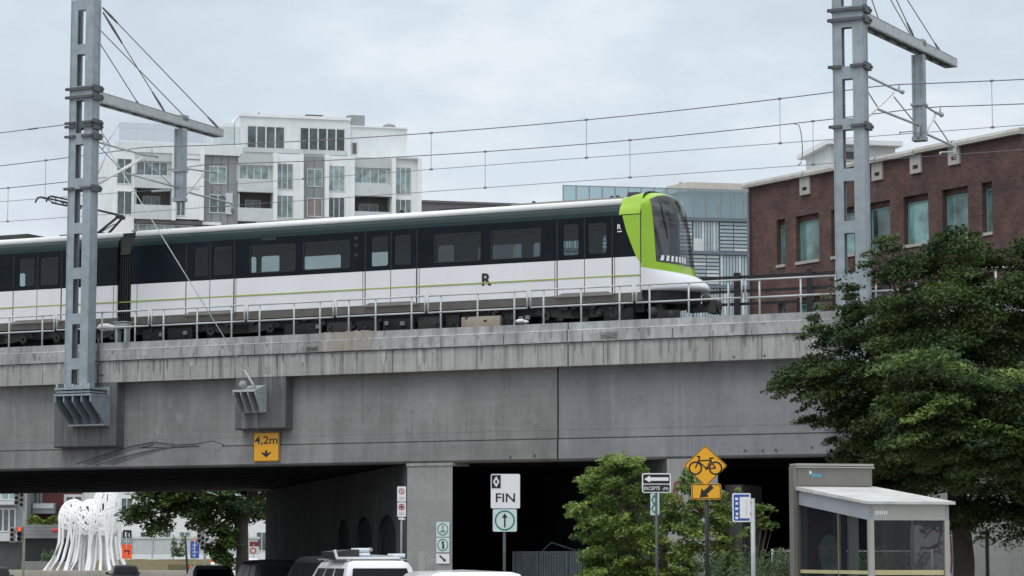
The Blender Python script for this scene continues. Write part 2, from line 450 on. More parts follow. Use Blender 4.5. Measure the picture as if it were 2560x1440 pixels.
pts = [(190, 1160), (250, 1140), (330, 1115), (385, 1105), (440, 1112), (490, 1110), (530, 1102), (560, 1112)]
P3 = [(FB.D(x, y, 66.41)[0], 66.416, FB.D(x, y, 66.41)[1]) for x, y in pts]; m.path(P3, .012, 5)
pts = [(240, 1163), (330, 1136), (400, 1122), (470, 1116)]
P3 = [(FB.D(x, y, 66.41)[0], 66.416, FB.D(x, y, 66.41)[1]) for x, y in pts]; m.path(P3, .010, 5)
m.build('scrape_mark', SHADE_SCRAPE, via)
m = MB()
for P_ in ([(205, 1158), (300, 1124), (378, 1104), (384, 1110), (310, 1132), (225, 1164)], [(262, 1160), (345, 1132), (430, 1113), (432, 1119), (360, 1138), (285, 1163)]):
    m.prism([FB.D(x, y, 66.41) for x, y in P_], 66.416, 66.43)
m.build('smear', concrete('smeared concrete', (.15, .15, .147), .3, .25), via)
m = MB(); m.prism([FB.D(x, y, 66.41) for x, y in ((497, 1112), (510, 1106), (528, 1103), (545, 1106), (557, 1112), (552, 1122), (540, 1128), (533, 1142), (529, 1130), (512, 1126), (500, 1119))], 66.414, 66.43); m.build('spall_patch', concrete('spalled concrete', (.255, .253, .246), .3, .3, bump=.4), via)
# deck, soffit beams, far girder
m = MB(); m.box(UL, UR, 67.3, 91.6, 7.2, 8.14); m.build('deck', SHADE_JOINT, via)
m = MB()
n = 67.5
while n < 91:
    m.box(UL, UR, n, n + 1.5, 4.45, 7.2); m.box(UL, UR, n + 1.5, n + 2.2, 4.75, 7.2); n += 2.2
m.build('soffit_beam', SHADE_JOINT, via)
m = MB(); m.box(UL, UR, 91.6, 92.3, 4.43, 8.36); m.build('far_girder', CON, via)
m = MB(); m.box(UL, UR, 66.6, 91.6, 8.141, 8.2); m.build('track_bed', UNDERG, via)
m = MB()
for nn in (68.87, 72.9):
    for d in (-.72, .72): m.box(UL, UR, nn + d - .035, nn + d + .035, 8.2, 8.34)
m.build('rail', GALVD, via)
# piers: walls running along the street under the deck
SK = -.6266 / .7793
def conv(p): return FB.local(FS.world(p))
def pier(x0, x1, ytop, name, niches=(), mats=(CON_P, SHADE_SCRAPE), n0=66.36, u_rng=None, htop=4.39):
    uA, uB = u_rng or (ub(x0, 1250, n0), ub(x1, 1250, n0))
    A = FS.local(FB.world((uA, n0, 0))); uS, nA = A[0], A[1]
    far = FS.local(FB.world((uA + SK * 25.2, n0 + 25.2, 0)))[1]
    q = FB.local(FS.world((uS + .14, nA, 0))); qf = FB.local(FS.world((uS + .14, far, 0)))
    m = MB()
    m.prism_h([(uA, n0), (uB, n0), (uB + SK * 25.2, n0 + 25.2), qf[:2], q[:2]], -.3, htop)
    m.build(name, mats[0], via)
    holes = []
    for x0_, x1_, yt in niches:
        p0 = FS.U(x0_, 1330, uS)[0]; p1 = FS.U(x1_, 1330, uS)[0]; hh = FS.U((x0_ + x1_) / 2, yt, uS)[1]
        lo, hi = min(p0, p1), max(p0, p1); r = (hi - lo) / 2; rise = min(r, .75)
        holes.append([(lo, .7), (hi, .7)] + [((lo + hi) / 2 + r * math.cos(R(a)), hh - rise + rise * math.sin(R(a))) for a in range(0, 181, 15)])
        nb_ = MB(); nb_.prism(rect4(lo - .1, hi + .1, .5, hh + .1), .125, .135, lambda p, q_, t: conv((uS + t, p, q_))); nb_.build('niche_back', SHADE_JOINT, via)  # dark panel paints the shade inside the niche
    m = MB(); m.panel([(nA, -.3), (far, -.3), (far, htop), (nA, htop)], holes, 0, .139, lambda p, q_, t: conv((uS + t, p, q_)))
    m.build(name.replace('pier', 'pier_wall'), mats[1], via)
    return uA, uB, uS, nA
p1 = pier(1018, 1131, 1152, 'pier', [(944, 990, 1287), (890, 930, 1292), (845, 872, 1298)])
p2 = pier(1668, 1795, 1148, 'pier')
m = MB(); m.box(p2[1], ub(1856, 1300, 66.9), 66.9, 68.5, -.3, hb(1830, 1212, 66.9)); m.build('pier_base', SHADE_SCRAPE, via)
pier(0, 0, 0, 'pier', u_rng=(-66.5, -64.0), mats=(SHADE_SCRAPE, SHADE_SCRAPE))
# cap stones on pier 1 and the shadow gap of its bearings
m = MB(); m.box(p1[0] - .02, p1[1] + .02, 66.33, 67.4, 4.31, 4.393); m.build('pier_cap', CON_F, via)
# pale plaster patch low on the pier
u0, u1 = ub(1043, 1400, 66.35), ub(1100, 1400, 66.35)
m = MB(); k = 9
m.prism([(u0, .3), (u1 + .3, .3), (u1 + .3, 1.2), (u1, 1.35)] + [(u1 + (u0 - u1) * i / k, 1.72 + random.uniform(-.1, .1)) for i in range(1, k)] + [(u0, 1.6)], 66.352, 66.4)
m.build('plaster_patch', CON_F, via)
# added wall that stops light behind the right-hand openings, abutment on the right
m = MB(); m.box(p1[1] + SK * 14 + 1.5, UR, 80.0, 80.6, -.3, 4.44); m.build('light_stop_wall', SHADE_JOINT, via)
ua = ub(2276, 1350, 66.42)
m = MB(); m.box(ua, UR, 66.42, 80, -.3, 4.39); m.build('abutment', CON_P, via)
# worn red graffiti on the second pier
m = MB()
def gline(pts, w, n):
    P = [FB.D(x, y, n) for x, y in pts]
    for a, b in zip(P, P[1:]): m.bar(a, b, w, n, n + .006)
N = 66.352
gline([(1705, 1205), (1688, 1207), (1684, 1230), (1688, 1243), (1706, 1240)], .07, N)
gline([(1686, 1222), (1702, 1220)], .07, N)
gline([(1742, 1255), (1746, 1290)], .09, N); gline([(1742, 1255), (1768, 1250), (1770, 1268), (1745, 1274), (1772, 1296)], .08, N)
gline([(1660 + 22, 1262), (1700, 1250), (1712, 1268), (1698, 1285)], .05, N)
gline([(1776, 1300), (1768, 1318), (1780, 1330)], .09, N)
m.build('graffiti', GRAF, via)
N = 66.412
def gline(pts, w, n):
    P = [FB.D(x, y, n) for x, y in pts]; mm = MB()
    for a, b in zip(P, P[1:]): mm.bar(a, b, w, n, n + .006)
    mm.build('graffiti', GRAFD, via)
gline([(2310, 1345), (2330, 1322), (2352, 1330), (2345, 1360), (2318, 1372)], .05, N)
gline([(2300, 1330), (2322, 1310), (2360, 1305)], .03, N); gline([(2322, 1372), (2362, 1352), (2366, 1330)], .05, N)
gline([(2312, 1395), (2340, 1378), (2365, 1390)], .035, N); gline([(2376, 1340), (2380, 1400), (2377, 1432)], .04, N)
for i in range(14):
    x = 2286 + random.random() * 85; y = 1310 + random.random() * 110
    gline([(x, y), (x + random.uniform(-14, 14), y + random.uniform(-16, 16)), (x + random.uniform(-18, 18), y + random.uniform(-16, 16))], .04, N)
# thin conduit down the fascia beside the mast
m = MB(); u = ub(246, 880, 65.9); m.tube((u, 65.9, 8.5), (u, 65.9, 7.0), .03); m.box(u, u + .2, 65.88, 65.92, 7.3, 7.36); m.build('conduit', GALVD, via)

# clearance sign hung under the second block
u0, u1, h0, h1 = FB.rect(634, 1080, 699, 1154, 66.38)
t = thing('clearance_sign', 'yellow height sign reading 4,2m with a down arrow on the concrete girder', 'sign', FB, ((u0 + u1) / 2, 66.38, h0))
MB().prism(rrect(u0, u1, h0, h1, .05), 66.36, 66.385).build('sign_plate', SIGN_Y, t)
m = MB(); w = u1 - u0
m.text('4,2m', u0 + .05 * w, h0 + (h1 - h0) * .55, (h1 - h0) * .31, 66.356, 66.36, .88 * w, .012)
m.build('lettering', SIGN_K, t)
m = MB(); c = (u0 + u1) / 2; hh = h1 - h0
m.prism([(c, h0 + .14 * hh), (c + .17 * w, h0 + .27 * hh), (c + .19 * w, h0 + .33 * hh), (c + .05 * w, h0 + .28 * hh), (c + .04 * w, h0 + .38 * hh), (c - .04 * w, h0 + .38 * hh), (c - .05 * w, h0 + .28 * hh), (c - .19 * w, h0 + .33 * hh), (c - .17 * w, h0 + .27 * hh)], 66.356, 66.36)
m.build('arrow', SIGN_K, t)
m = MB(); m.panel(rrect(u0 + .008, u1 - .008, h0 + .008, h1 - .008, .045), [rrect(u0 + .028, u1 - .028, h0 + .028, h1 - .028, .035)], 66.357, 66.36); m.build('border', SIGN_K, t)

# ================================================================== GUARD RAILING ON THE PARAPET
NR = 66.22
rl = thing('guard_railing', 'grey two-rail pipe railing running along the viaduct parapet in front of the train', 'railing', FB, (-37, NR, 8.36))
xs_post = [-180, -95, 23, 106, 178, 255, 338, 409, 493, 579, 649, 735, 800, 872, 939, 1029, 1102, 1194, 1286, 1359, 1453, 1549, 1624, 1722, 1821, 1899, 2002, 2105, 2190, 2290, 2395, 2490, 2600, 2700]
xs_end = [-300, -110, 140, 376, 616, 838, 1067, 1323, 1587, 1860, 2095, 2360, 2640, 2900]
for x in xs_post:
    u = ub(x, 790 - (x - 900) * .04, NR)
    m = MB(); m.tube((u, NR, 8.3), (u, NR, 9.36), .028); m.box(u - .07, u + .07, NR - .06, NR + .06, 8.36, 8.375); m.build('post', RAILM, rl)
for xa, xb in zip(xs_end, xs_end[1:]):
    ua_, ub_ = ub(xa, 790 - (xa - 900) * .04, NR) + .055, ub(xb, 790 - (xb - 900) * .04, NR) - .055
    dz = random.uniform(-.012, .012)
    m = MB()
    for h in (9.36 + dz, 8.86 + dz): m.tube((ua_, NR - .02, h), (ub_, NR - .02, h), .026)
    for u in (ua_, ub_): m.tube((u, NR - .02, 8.84 + dz), (u, NR - .02, 9.38 + dz), .026)
    m.build('rail', RAILM, rl)
# heavier black fence on the far edge of the deck
NF = 76.0
fb = thing('black_fence', 'heavy black post and rail fence standing behind the train on the far deck edge', 'fence', FB, (-20, NF, 8.2))
hs = [hb(1790, y, NF) for y in (696, 731, 763)]
for h in hs: MB().box(UL, UR, NF - .03, NF + .03, h - .045, h + .045).build('rail', BLACK, fb)
up = [ub(x, 730, NF) for x in (1846, 2028)]; step = up[1] - up[0]
for i in range(-2, 4):
    u = up[0] + i * step; MB().box(u - .1, u + .1, NF - .16, NF - .03, 8.2, hb(1846, 683, NF)).build('post', BLACK, fb)
# signal cabinet beside the track
u0, u1, h0, h1 = FB.rect(288, 806, 318, 845, 66.75)
t = thing('junction_box', 'small pale grey junction box on legs beside the track behind the railing', 'junction box', FB, ((u0 + u1) / 2, 66.75, 8.2))
bevel(MB().box(u0, u1, 66.7, 67.0, h0 + .3, h1).build('box_body', GALVB, t), .015)
m = MB(); m.box(u0 + .02, u0 + .1, 66.72, 66.95, 8.2, h0 + .3); m.box(u1 - .1, u1 - .02, 66.72, 66.95, 8.2, h0 + .3); m.build('leg', GALVB, t)
m = MB(); m.box(u0 - .03, u1 + .03, 66.66, 67.03, h1, h1 + .03); m.build('lid', GALVB, t)
# white cable bags lying by the track
for x, y, r, lab in ((262, 818, .28, 'white sack lying on the deck behind left mast'), (1300, 803, .16, 'small white plastic bag on deck below the R of the train')):
    u, h = FB.D(x, y, 66.75); m = MB(); m.ball((u, 66.8, h), r, r * .45); m.ball((u + r * .8, 66.85, h - .02), r * .7, r * .35)
    tag(m.build('sack', SIGN_W, None, FB, (u, 66.8, h - .1)), lab, 'sack')

# ================================================================== CATENARY MASTS
def mast(label, x_left, wins, collars, arm, post, rods, cants, base=True, ytop=3):
    n0, n1 = 65.2, 65.58
    u0 = ub(x_left[0], x_left[1], n0); W = .86
    H = lambda y: hb(x_left[2], y, n0)
    hb0 = 6.9; ht = 19.33
    uc = u0 + W / 2
    T = thing('catenary_mast', label, 'mast', FB, (uc, 65.4, hb0), 'catenary masts along the near side of the viaduct')
    op = sorted([(H(b), H(a)) for a, b in wins]); op = [(a, b) for a, b in op if b > hb0 + .3 and a < ht]
    m = MB()
    hl = [rect4(u0 + .25, u0 + .555, max(a, hb0 + .1), min(b, ht - .15)) for a, b in op]
    m.panel(rect4(u0, u0 + W, hb0, ht), hl, n0, n0 + .03); m.panel(rect4(u0, u0 + W, hb0, ht), hl, n0 + .23, n0 + .26)
    m.box(u0, u0 + .03, n0 + .03, n0 + .23, hb0, ht); m.box(u0 + W - .03, u0 + W, n0 + .03, n0 + .23, hb0, ht); m.box(u0, u0 + .2, n0 + .26, n1, hb0, ht); m.box(u0 + W - .2, u0 + W, n0 + .26, n1, hb0, ht)
    m.box(u0 - .012, u0 + .02, n0 - .012, n0 + .05, hb0, ht); m.box(u0 + W - .02, u0 + W + .012, n1 - .06, n1 + .012, hb0, ht)
    m.build('column', GALV, T)
    for y, full in collars:
        h = H(y); m = MB()
        if full:
            m.box(u0 - .13, u0 + W + .02, n0 - .08, n0 - .013, h - .045, h + .045); m.box(u0 - .13, u0 + W + .13, n1 + .013, n1 + .08, h - .045, h + .045)
        else:
            m.box(u0 - .13, u0 + .24, n0 - .08, n0 - .013, h - .04, h + .04); m.box(u0 + .5, u0 + W + .02, n0 - .08, n0 - .013, h - .04, h + .04); m.box(u0 - .1, u0 + W + .13, n1 + .013, n1 + .08, h - .04, h + .04)
        m.box(u0 + W + .013, u0 + W + .09, n0 - .03, n1 + .08, h - .1, h + .1)
        for du in (-.1, W + .06): m.tube((u0 + du, n0 - .12, h), (u0 + du, n1 + .1, h), .022, 6)
        m.build('clamp_band', GALVD, T)
    PU = lambda p: FB.U(p[0], p[1], uc)
    # arm: twin channels with batten plates under them
    (xa, ya), (xb, yb), th = arm
    na, ha = PU((xa, ya)); nb, hb_ = PU((xb, yb)); na = n1
    m = MB()
    for s in (-1, 1):
        for off, wd in ((0, .05),):
            uu = uc + s * .17
            m.prism_u([(na, ha), (nb, hb_), (nb, hb_ - th * .75), (na, ha - th)], uu - .03, uu + .03)
            m.prism_u([(na, ha - .01), (nb, hb_ - .01), (nb, hb_ - .035), (na, ha - .035)], uu - (.12 if s > 0 else .03), uu + (.12 if s < 0 else .03))
            m.prism_u([(na, ha - th + .01), (nb, hb_ - th * .75 + .01), (nb, hb_ - th * .75 + .035), (na, ha - th + .035)], uu - (.10 if s > 0 else .03), uu + (.10 if s < 0 else .03))
    k = 9; al = m; m = MB()
    for i in range(k):
        f0 = (i + .1) / k; f1 = f0 + .35 / k; g = lambda f: (na + (nb - na) * f, ha + (hb_ - ha) * f - th * (1 - .25 * f))
        a, b = g(f0), g(f1); m.prism_u([a, b, (b[0], b[1] + .02), (a[0], a[1] + .02)], uc - .14, uc + .14)
        a, b = g(f1), g((i + 1) / k); m.path([(uc - .13, a[0], a[1] + .03), (uc + .13, b[0], b[1] + .03)], .02, 5)
    al.box(uc - .2, uc + .2, nb, nb + .03, hb_ - th * .75, hb_)
    al.prism_u([(na, ha - .05), (nb, hb_ - .05), (nb, hb_ - .06), (na, ha - .06)], uc - .14, uc + .14)
    ao = al.build('arm', GALVB, T); m.build('arm_lattice', GALVD, ao)  # dark lattice colour carries the shade under the arm
    # drop post
    (xp, yp0, yp1) = post
    npst, h0 = PU((xp, yp0)); h1 = PU((xp, yp1))[1]
    m = MB()
    for s in (-1, 1): m.box(uc + s * .15 - .03, uc + s * .15 + .03, npst - .13, npst + .13, h1, h0)
    m.box(uc - .12, uc + .12, npst - .1, npst + .1, h1 + .02, h0)
    m.box(uc - .2, uc + .2, npst - .17, npst + .17, h1, h1 + .12); m.box(uc - .2, uc + .2, npst - .18, npst + .18, h0 + .25, h0 + .45)
    hm = h1 + (h0 - h1) * .42; m.box(uc - .22, uc + .22, npst - .17, npst + .17, hm - .035, hm + .035)
    m.build('drop_post', GALV, T)
    for (x0, y0), (x1, y1), k0, k1 in rods:
        a, b = PU((x0, y0)), PU((x1, y1)); so = .12 if k0 else -.12
        A = Vector((uc + so, a[0], a[1])); B = Vector((uc + so, b[0], b[1]))
        m = MB(); m.tube(A, B, .017, 6)
        for q0, q1 in ((0, k0), (1 - k1, 1)):
            if q1 > q0: m.path([A.lerp(B, q0), A.lerp(B, (q0 + q1) / 2), A.lerp(B, q1)], [.03, .045, .03], 6)
        m.build('tie_rod', WIRE, T)
    for c in cants:
        m = MB(); mi = MB()
        for typ, (x0, y0), (x1, y1), r in c:
            a, b = PU((x0, y0)), PU((x1, y1))
            (mi if typ == 'i' else m).tube((uc, a[0], a[1]), (uc, b[0], b[1]), r, 7)
            if typ == 'i':
                for q in range(1, 14): mi.ball((uc, a[0] + (b[0] - a[0]) * q / 14, a[1] + (b[1] - a[1]) * q / 14), r * 1.25, r * .8, 8, 5)
            if typ == 'k': m.ball((uc, b[0], b[1]), r * 1.8, seg=8, rings=5)
        cb = m.build('cantilever', GALVB, T); mi.build('insulator', INSUL, cb)
    if base:
        u0_, u1_ = ub(186, 1020, 65.9), ub(262, 1000, 65.9)
        m = MB(); m.box(u0 - .25, u0 + W + .25, 65.0, 65.98, 6.84, 6.9); m.box(u0 - .2, u0 + W + .2, 65.05, 65.9, 6.74, 6.80)
        for q in range(5): m.tube((u0 - .2 + q * .3, 65.08, 6.72), (u0 - .2 + q * .3, 65.08, 7.02), .03, 6)
        m.build('base_plate', GALV, T)
        m = MB(); m.box(u0 - .25, u0 + W + .3, 64.98, 65.98, 6.64, 6.70); m.box(u0 - .25, u0 + W + .32, 65.95, 66.005, 5.72, 6.96)
        hbm = 5.78
        for q in range(5):
            uq = u0 - .22 + q * .335
            m.prism_u([(65.0, 6.64), (65.0, 6.45), (65.82, hbm), (65.95, hbm), (65.95, 6.64)], uq - .02, uq + .02)
        m.box(u0 - .2, u0 + W + .3, 65.70, 65.95, hbm - .05, hbm); m.build('bracket', GALV, T)
    else:
        m = MB(); m.box(u0 - .25, u0 + W + .25, 65.0, 65.98, 6.7, 6.9); m.box(u0 - .25, u0 + W + .3, 65.95, 66.1, 5.7, 6.9); m.build('bracket', GALV, T)
        m = MB(); m.prism_u([(66.012, 7.1), (66.012, 5.4), (66.46, 5.4), (66.46, 7.1)], u0 - .7, u0 + W + .7); m.build('mast_block', CON_B, via)
    return T, uc
LW = [(25, 111), (136, 215), (251, 333), (361, 445), (472, 557), (584, 669), (697, 783), (810, 895), (923, 970)]
mL, ucL = mast('tall grey steel catenary mast at the left with its base bracket on the viaduct side', (170.5, 480, 198), LW,
    [(222, 1), (243, 1), (307, 0), (316, 0), (341, 0), (471, 0)], ((250, 233), (546, 324), .36), (452, 322, 505),
    [((249, 20), (540, 322), .12, .1), ((250, 32), (404, 280), .3, .2), ((250, 66), (478, 300), 0, 0), ((249, 94), (359, 268), 0, .1)],
    [[('t', (247, 356), (362, 388), .032), ('i', (243, 461), (360, 393), .05), ('t', (308, 431), (446, 469), .035), ('t', (361, 400), (432, 466), .018), ('t', (247, 365), (308, 430), .018),
      ('t', (447, 468), (447, 500), .04), ('t', (380, 478), (425, 476), .035), ('k', (362, 388), (392, 391), .035), ('t', (378, 390), (380, 374), .03), ('t', (247, 318), (276, 364), .015), ('t', (276, 364), (243, 440), .013)],
     [('t', (462, 421), (512, 428), .032), ('k', (512, 428), (538, 430), .035), ('i', (465, 486), (507, 434), .05), ('t', (475, 482), (580, 509), .035), ('t', (508, 442), (566, 498), .018),
      ('t', (581, 508), (581, 532), .045), ('t', (530, 517), (575, 516), .02), ('t', (532, 428), (534, 414), .03), ('t', (574, 520), (583, 536), .014)]])
RWn = [(-50, 14), (67, 165), (196, 295), (323, 421), (452, 552), (582, 682), (712, 800)]
mR, ucR = mast('tall grey steel catenary mast at the right rising behind the dark green tree', (2086.5, 430, 2125), RWn,
    [(23, 1), (48, 1), (165, 0), (315, 0)], ((2163, 42), (2377, 148), .36), (2296, 138, 351),
    [((2185, -15), (2212, 62), 0, .1), ((2205, -55), (2275, 95), .3, .25), ((2225, -22), (2297, 106), 0, 0), ((2240, -62), (2366, 138), 0, .16)],
    [[('t', (2165, 188), (2234, 222), .036), ('i', (2165, 297), (2234, 232), .03), ('t', (2195, 273), (2296, 313), .036), ('t', (2235, 242), (2284, 303), .02), ('t', (2167, 225), (2194, 268), .02),
      ('t', (2296, 313), (2296, 348), .05), ('t', (2250, 331), (2290, 327), .02), ('k', (2234, 222), (2256, 230), .04), ('t', (2247, 226), (2248, 211), .03), ('t', (2250, 335), (2250, 328), .02)],
     [('t', (2309, 262), (2338, 281), .036), ('k', (2338, 281), (2354, 287), .045), ('i', (2313, 333), (2338, 288), .04), ('t', (2316, 335), (2390, 368), .036), ('t', (2336, 302), (2372, 355), .02),
      ('t', (2386, 368), (2386, 398), .05), ('t', (2349, 386), (2352, 381), .03), ('t', (2352, 381), (2382, 380), .03), ('t', (2350, 282), (2351, 270), .03), ('t', (2308, 252), (2310, 266), .05)]], base=False)
# bracket on the second block with its guy wire
u0, u1 = ub(604, 1000, 65.55), ub(664, 1000, 65.95)
h0, h1 = hb(640, 1030, 65.95), hb(640, 966, 65.95)
t = thing('guy_bracket', 'small galvanised ribbed bracket bolted to the concrete block above the clearance sign', 'bracket', FB, ((u0 + u1) / 2, 66.0, h0))
m = MB(); ua, ue = u1 - .82, u1
m.box(ua, ue, 65.95, 66.01, h0 - .02, h1 + .03); m.build('back_plate', GALVB, t)
m = MB(); m.box(ua, ue, 65.35, 65.95, h1 - .2, h1 - .13); m.prism_u([(65.35, h1 - .13), (65.95, h1 - .13), (65.95, h1 + .03)], ue - .05, ue); m.prism_u([(65.35, h1 - .13), (65.95, h1 - .13), (65.95, h1 + .03)], ue - .4, ue - .36); m.build('shelf_plate', GALVB, t)
m = MB()
for q in range(4): m.prism_u([(65.37, h1 - .2), (65.37, h1 - .28), (65.72, h0), (65.95, h0), (65.95, h1 - .2)], ua + .03 + q * (ue - ua - .06) / 3 - .018, ua + .03 + q * (ue - ua - .06) / 3 + .018)
m.build('gusset', GALVB, t)
u, h = FB.D(602, 962, 65.8); m = MB(); m.ball((u, 65.93, h), .14, .14, 14, 9); m.tube((u, 65.8, h), (u, 66.0, h), .08)
tag(m.build('round_cap', concrete('pale cast cap', (.33, .325, .31), .1, .1), None, FB, (u, 65.8, h)), 'round pale grey cap fixed beside the small ribbed bracket', 'cap')
nb, hb1 = 65.45, h1 - .1
A = (ucL + .3, 65.6, hb(247, 318, 65.4)); B = ((u0 + u1) / 2 + .25, nb, hb1)
m = MB(); m.path([A, tuple((A[i] + B[i]) / 2 for i in range(3)), B], .015, 6); q = [tuple(A[i] + (B[i] - A[i]) * f for i in range(3)) for f in (.93, .95, .985, 1)]
m.path(q, [.015, .035, .035, .015], 6)
tag(m.build('guy_wire', GALVB, None, FB, B), 'long slanted guy wire from left mast down to the small ribbed bracket', 'wire')

# ================================================================== OVERHEAD LINES
def line(label, n, hmid, hc, drops, hsup=15.08, jump=None):
    t = thing('overhead_line', label, 'wire', FB, (ucL, n, hc), 'overhead lines of the two tracks')
    def hm(u):
        span = ucR - ucL; k = (u - ucL) / span; f = k - math.floor(k); return hsup - 4 * (hsup - hmid) * f * (1 - f)
    us = np.linspace(-92, 2, 120)
    MB().path([(u, n, hm(u)) for u in us], .016, 6).build('messenger_wire', WIRE, t)
    MB().path([(u, n, hc) for u in us], .010, 6).build('contact_wire', WIRE, t)
    for x, y in drops:
        u = ub(x, y, n); m = MB(); m.tube((u, n, hm(u)), (u, n, hc), .008, 5)
        for h in (hm(u), hc): m.box(u - .05, u + .05, n - .02, n + .02, h - .03, h + .03)
        m.build('dropper', WIRE, t)
    if jump:
        m = MB(); m.path([(FB.D(x, y, n)[0], n, FB.D(x, y, n)[1]) for x, y in jump], .015, 6); m.build('jumper_loop', WIRE, t)
    return t
line('overhead wire pair above the near track carrying the train', 68.8, 14.76, 13.62, [(-70, 440), (114, 440), (1078, 375), (1466, 345), (1950, 300), (2480, 250), (760, 400)])
line('overhead wire pair above the far track behind the train', 72.8, 14.76, 13.58, [(20, 500), (-130, 510), (1213, 420), (1575, 395), (2033, 360)],
     jump=[(1985, 309), (1998, 313), (2003, 335), (2006, 365), (2006, 390), (2002, 408), (1995, 413)])
a = FB.D(168, 311, 65.1); b = FB.D(-60, 340, 65.1)
m = MB(); m.tube((a[0], 65.1, a[1]), (b[0], 65.1, b[1]), .015, 6); c = [a[0] + (b[0] - a[0]) * .32, a[0] + (b[0] - a[0]) * .42]; hh = [a[1] + (b[1] - a[1]) * f for f in (.32, .42)]
m.tube((c[0], 65.1, hh[0]), (c[1], 65.1, hh[1]), .028, 6)
tag(m.build('feeder_wire', WIRE, None, FB, (a[0], 65.1, a[1])), 'single feeder wire leaving the left mast towards the left edge', 'wire')
# ================================================================== THE TRAIN
TN = 67.4; TW = 2.94; TF = TN + TW; TC = TN + TW / 2
tb = lambda x, y: FB.D(x, y, TN)[0]
th = lambda x, y: FB.D(x, y, TN)[1]
uG0, uG1 = tb(293, 700), tb(328, 700)          # gangway between the cars
uS = tb(1602, 600)                              # seam of the cab mask
uE = -66.0
train = thing('metro_train', 'white and dark two-car metro train with lime green nose marked R on the viaduct', 'train', FB, (uG1, TC, 8.3))
HB0, HB1, HW0, HW1 = 10.36, 11.60, 9.30, 10.355
FROOF = [(TN + .20, 11.94), (TN + .23, 12.09), (TN + .34, 12.14), (TN + .6, 12.17), (TN + 1.0, 12.2), (TC, 12.22)]
ROOF = FROOF + [(2 * TC - p, h) for p, h in FROOF[-2::-1]]
CANT = [(TN, 11.60), (TN + .03, 11.72), (TN + .09, 11.84), (TN + .22, 11.95), (TN + .30, 11.90), (TN + .10, 11.60)]

def R4(x0, y0, x1, y1):
    u0, u1, h0, h1 = FB.rect(x0, y0, x1, y1, TN); return u0, u1, h0, h1
def car(u0, u1, wins, doors, name):
    # wins: window rectangles (u0,u1,h0,h1); doors: (u0,u1,[pane rects])
    panes = list(wins) + [p for d in doors for p in d[2]]
    holes = [rrect(*p, .07, 3) for p in panes]
    b = MB(); b.panel(rect4(u0, u1, HB0, HB1), holes, TN, TN + .05); band = b.build('window_band', BAND, train)
    b = MB(); b.panel(rect4(u0, u1, HB0, HB1), holes, TF - .05, TF); b.box(u0, u1, TF - .06, TF, HW0, HW1); b.build('far_side', INTER, train)
    for p in wins:
        m = MB(); m.prism(rrect(*p, .07, 3), TN + .012, TN + .02); w = m.build('window', TGLASS, train)
        m = MB(); m.panel(rrect(p[0] - .035, p[1] + .035, p[2] - .035, p[3] + .035, .09, 3), [rrect(p[0], p[1], p[2], p[3], .07, 3)], TN - .008, TN - .001); m.build('window_frame', RUBBER, w)
        MB().prism(rrect(*p, .07, 3), TF - .02, TF - .012).build('far_window', TGLASS, train)
    m = MB(); m.box(u0, u1, TN, TN + .06, HW0, HW1); m.build('side_panel', WHITE, train)
    for du0, du1, dp in doors:
        d = MB(); c = (du0 + du1) / 2
        for a, e in ((du0 + .02, c - .012), (c + .012, du1 - .02)): d.box(a, e, TN - .012, TN - .001, HW0 + .02, HW1 - .005)
        door = d.build('door', WHITE, train)
        m = MB()
        for u in (du0, c, du1): m.box(u - .018, u + .018, TN - .006, TN - .001, HW0, HB1 - .05)
        m.build('seam', RUBBER, door)
        m = MB()
        for p in dp: m.prism(rrect(*p, .05, 3), TN + .012, TN + .02)
        m.build('door_window', TGLASS, door)
        m = MB()
        for p in dp: m.prism(rrect(*p, .05, 3), TF - .02, TF - .012)
        m.build('far_door_window', TGLASS, train)
        m = MB(); m.box(du0 - .05, du1 + .05, TN - .05, TN + .1, HW0 - .05, HW0); m.prism([(du0 + .05, HW0 + .02), (du1 - .05, HW0 + .02), (du1 - .15, HW0 + .07), (du0 + .15, HW0 + .07)], TN - .02, TN - .013)
        m.build('door_step', SKIRT, train)
    m = MB(); m.prism_u([(TN - .018, 9.785), (TN - .018, 9.825), (TN + .002, 9.825), (TN + .002, 9.785)], u0, u1); m.build('stripe', GREENL, train)
    m = MB(); m.prism_u([(TN + .06, HW0), (TN + .01, HW0), (TN + .10, 9.06), (TN + .16, 9.06)], u0, u1); m.build('skirt', SKIRT, train)
    m = MB(); m.prism_u(CANT, u0, u1); m.prism_u([(2 * TC - p, h) for p, h in CANT], u0, u1); m.build('cant_rail', SKY_SHEEN, train)
    m = MB(); m.smooth = True; m.prism_u(ROOF, u0, u1); m.build('roof', ROOFW, train)
    m = MB(); m.box(u0, u1, TN + .1, TF - .1, 9.25, 9.36); m.box(u0, u1, TN + .15, TF - .15, 11.62, 11.66)
    m.build('interior_floor', INTER, train)
    m = MB(); u = u0 + .8
    while u < u1 - 1:
        if not any(d[0] - .5 < u < d[1] + .1 for d in doors): m.box(u, u + .45, TF - .6, TF - .1, 9.36, 9.85); m.box(u, u + .45, TF - .2, TF - .1, 9.85, 10.45)
        u += .5
    m.build('seat', SEATB, train)
    return band
W1 = R4(627, 610, 737, 683); W2 = R4(760, 602, 873, 677); W3 = R4(1088, 598, 1200, 656); W4 = R4(1230, 590, 1350, 648)
def fix(w): return (w[0], w[1], 10.52, 11.33)
def dpane(x0, x1): return (tb(x0, 630), tb(x1, 630), 10.50, 11.42)
ws = [fix(w) for w in (W1, W2, W3, W4)]
d1 = (tb(465, 740), tb(585, 735), [dpane(486, 521), dpane(533, 580)])
d2 = (tb(913, 720), tb(1042, 710), [dpane(928, 970), dpane(986, 1027)])
d3 = (tb(1393, 690), tb(1531, 685), [dpane(1408, 1446), dpane(1470, 1516)])
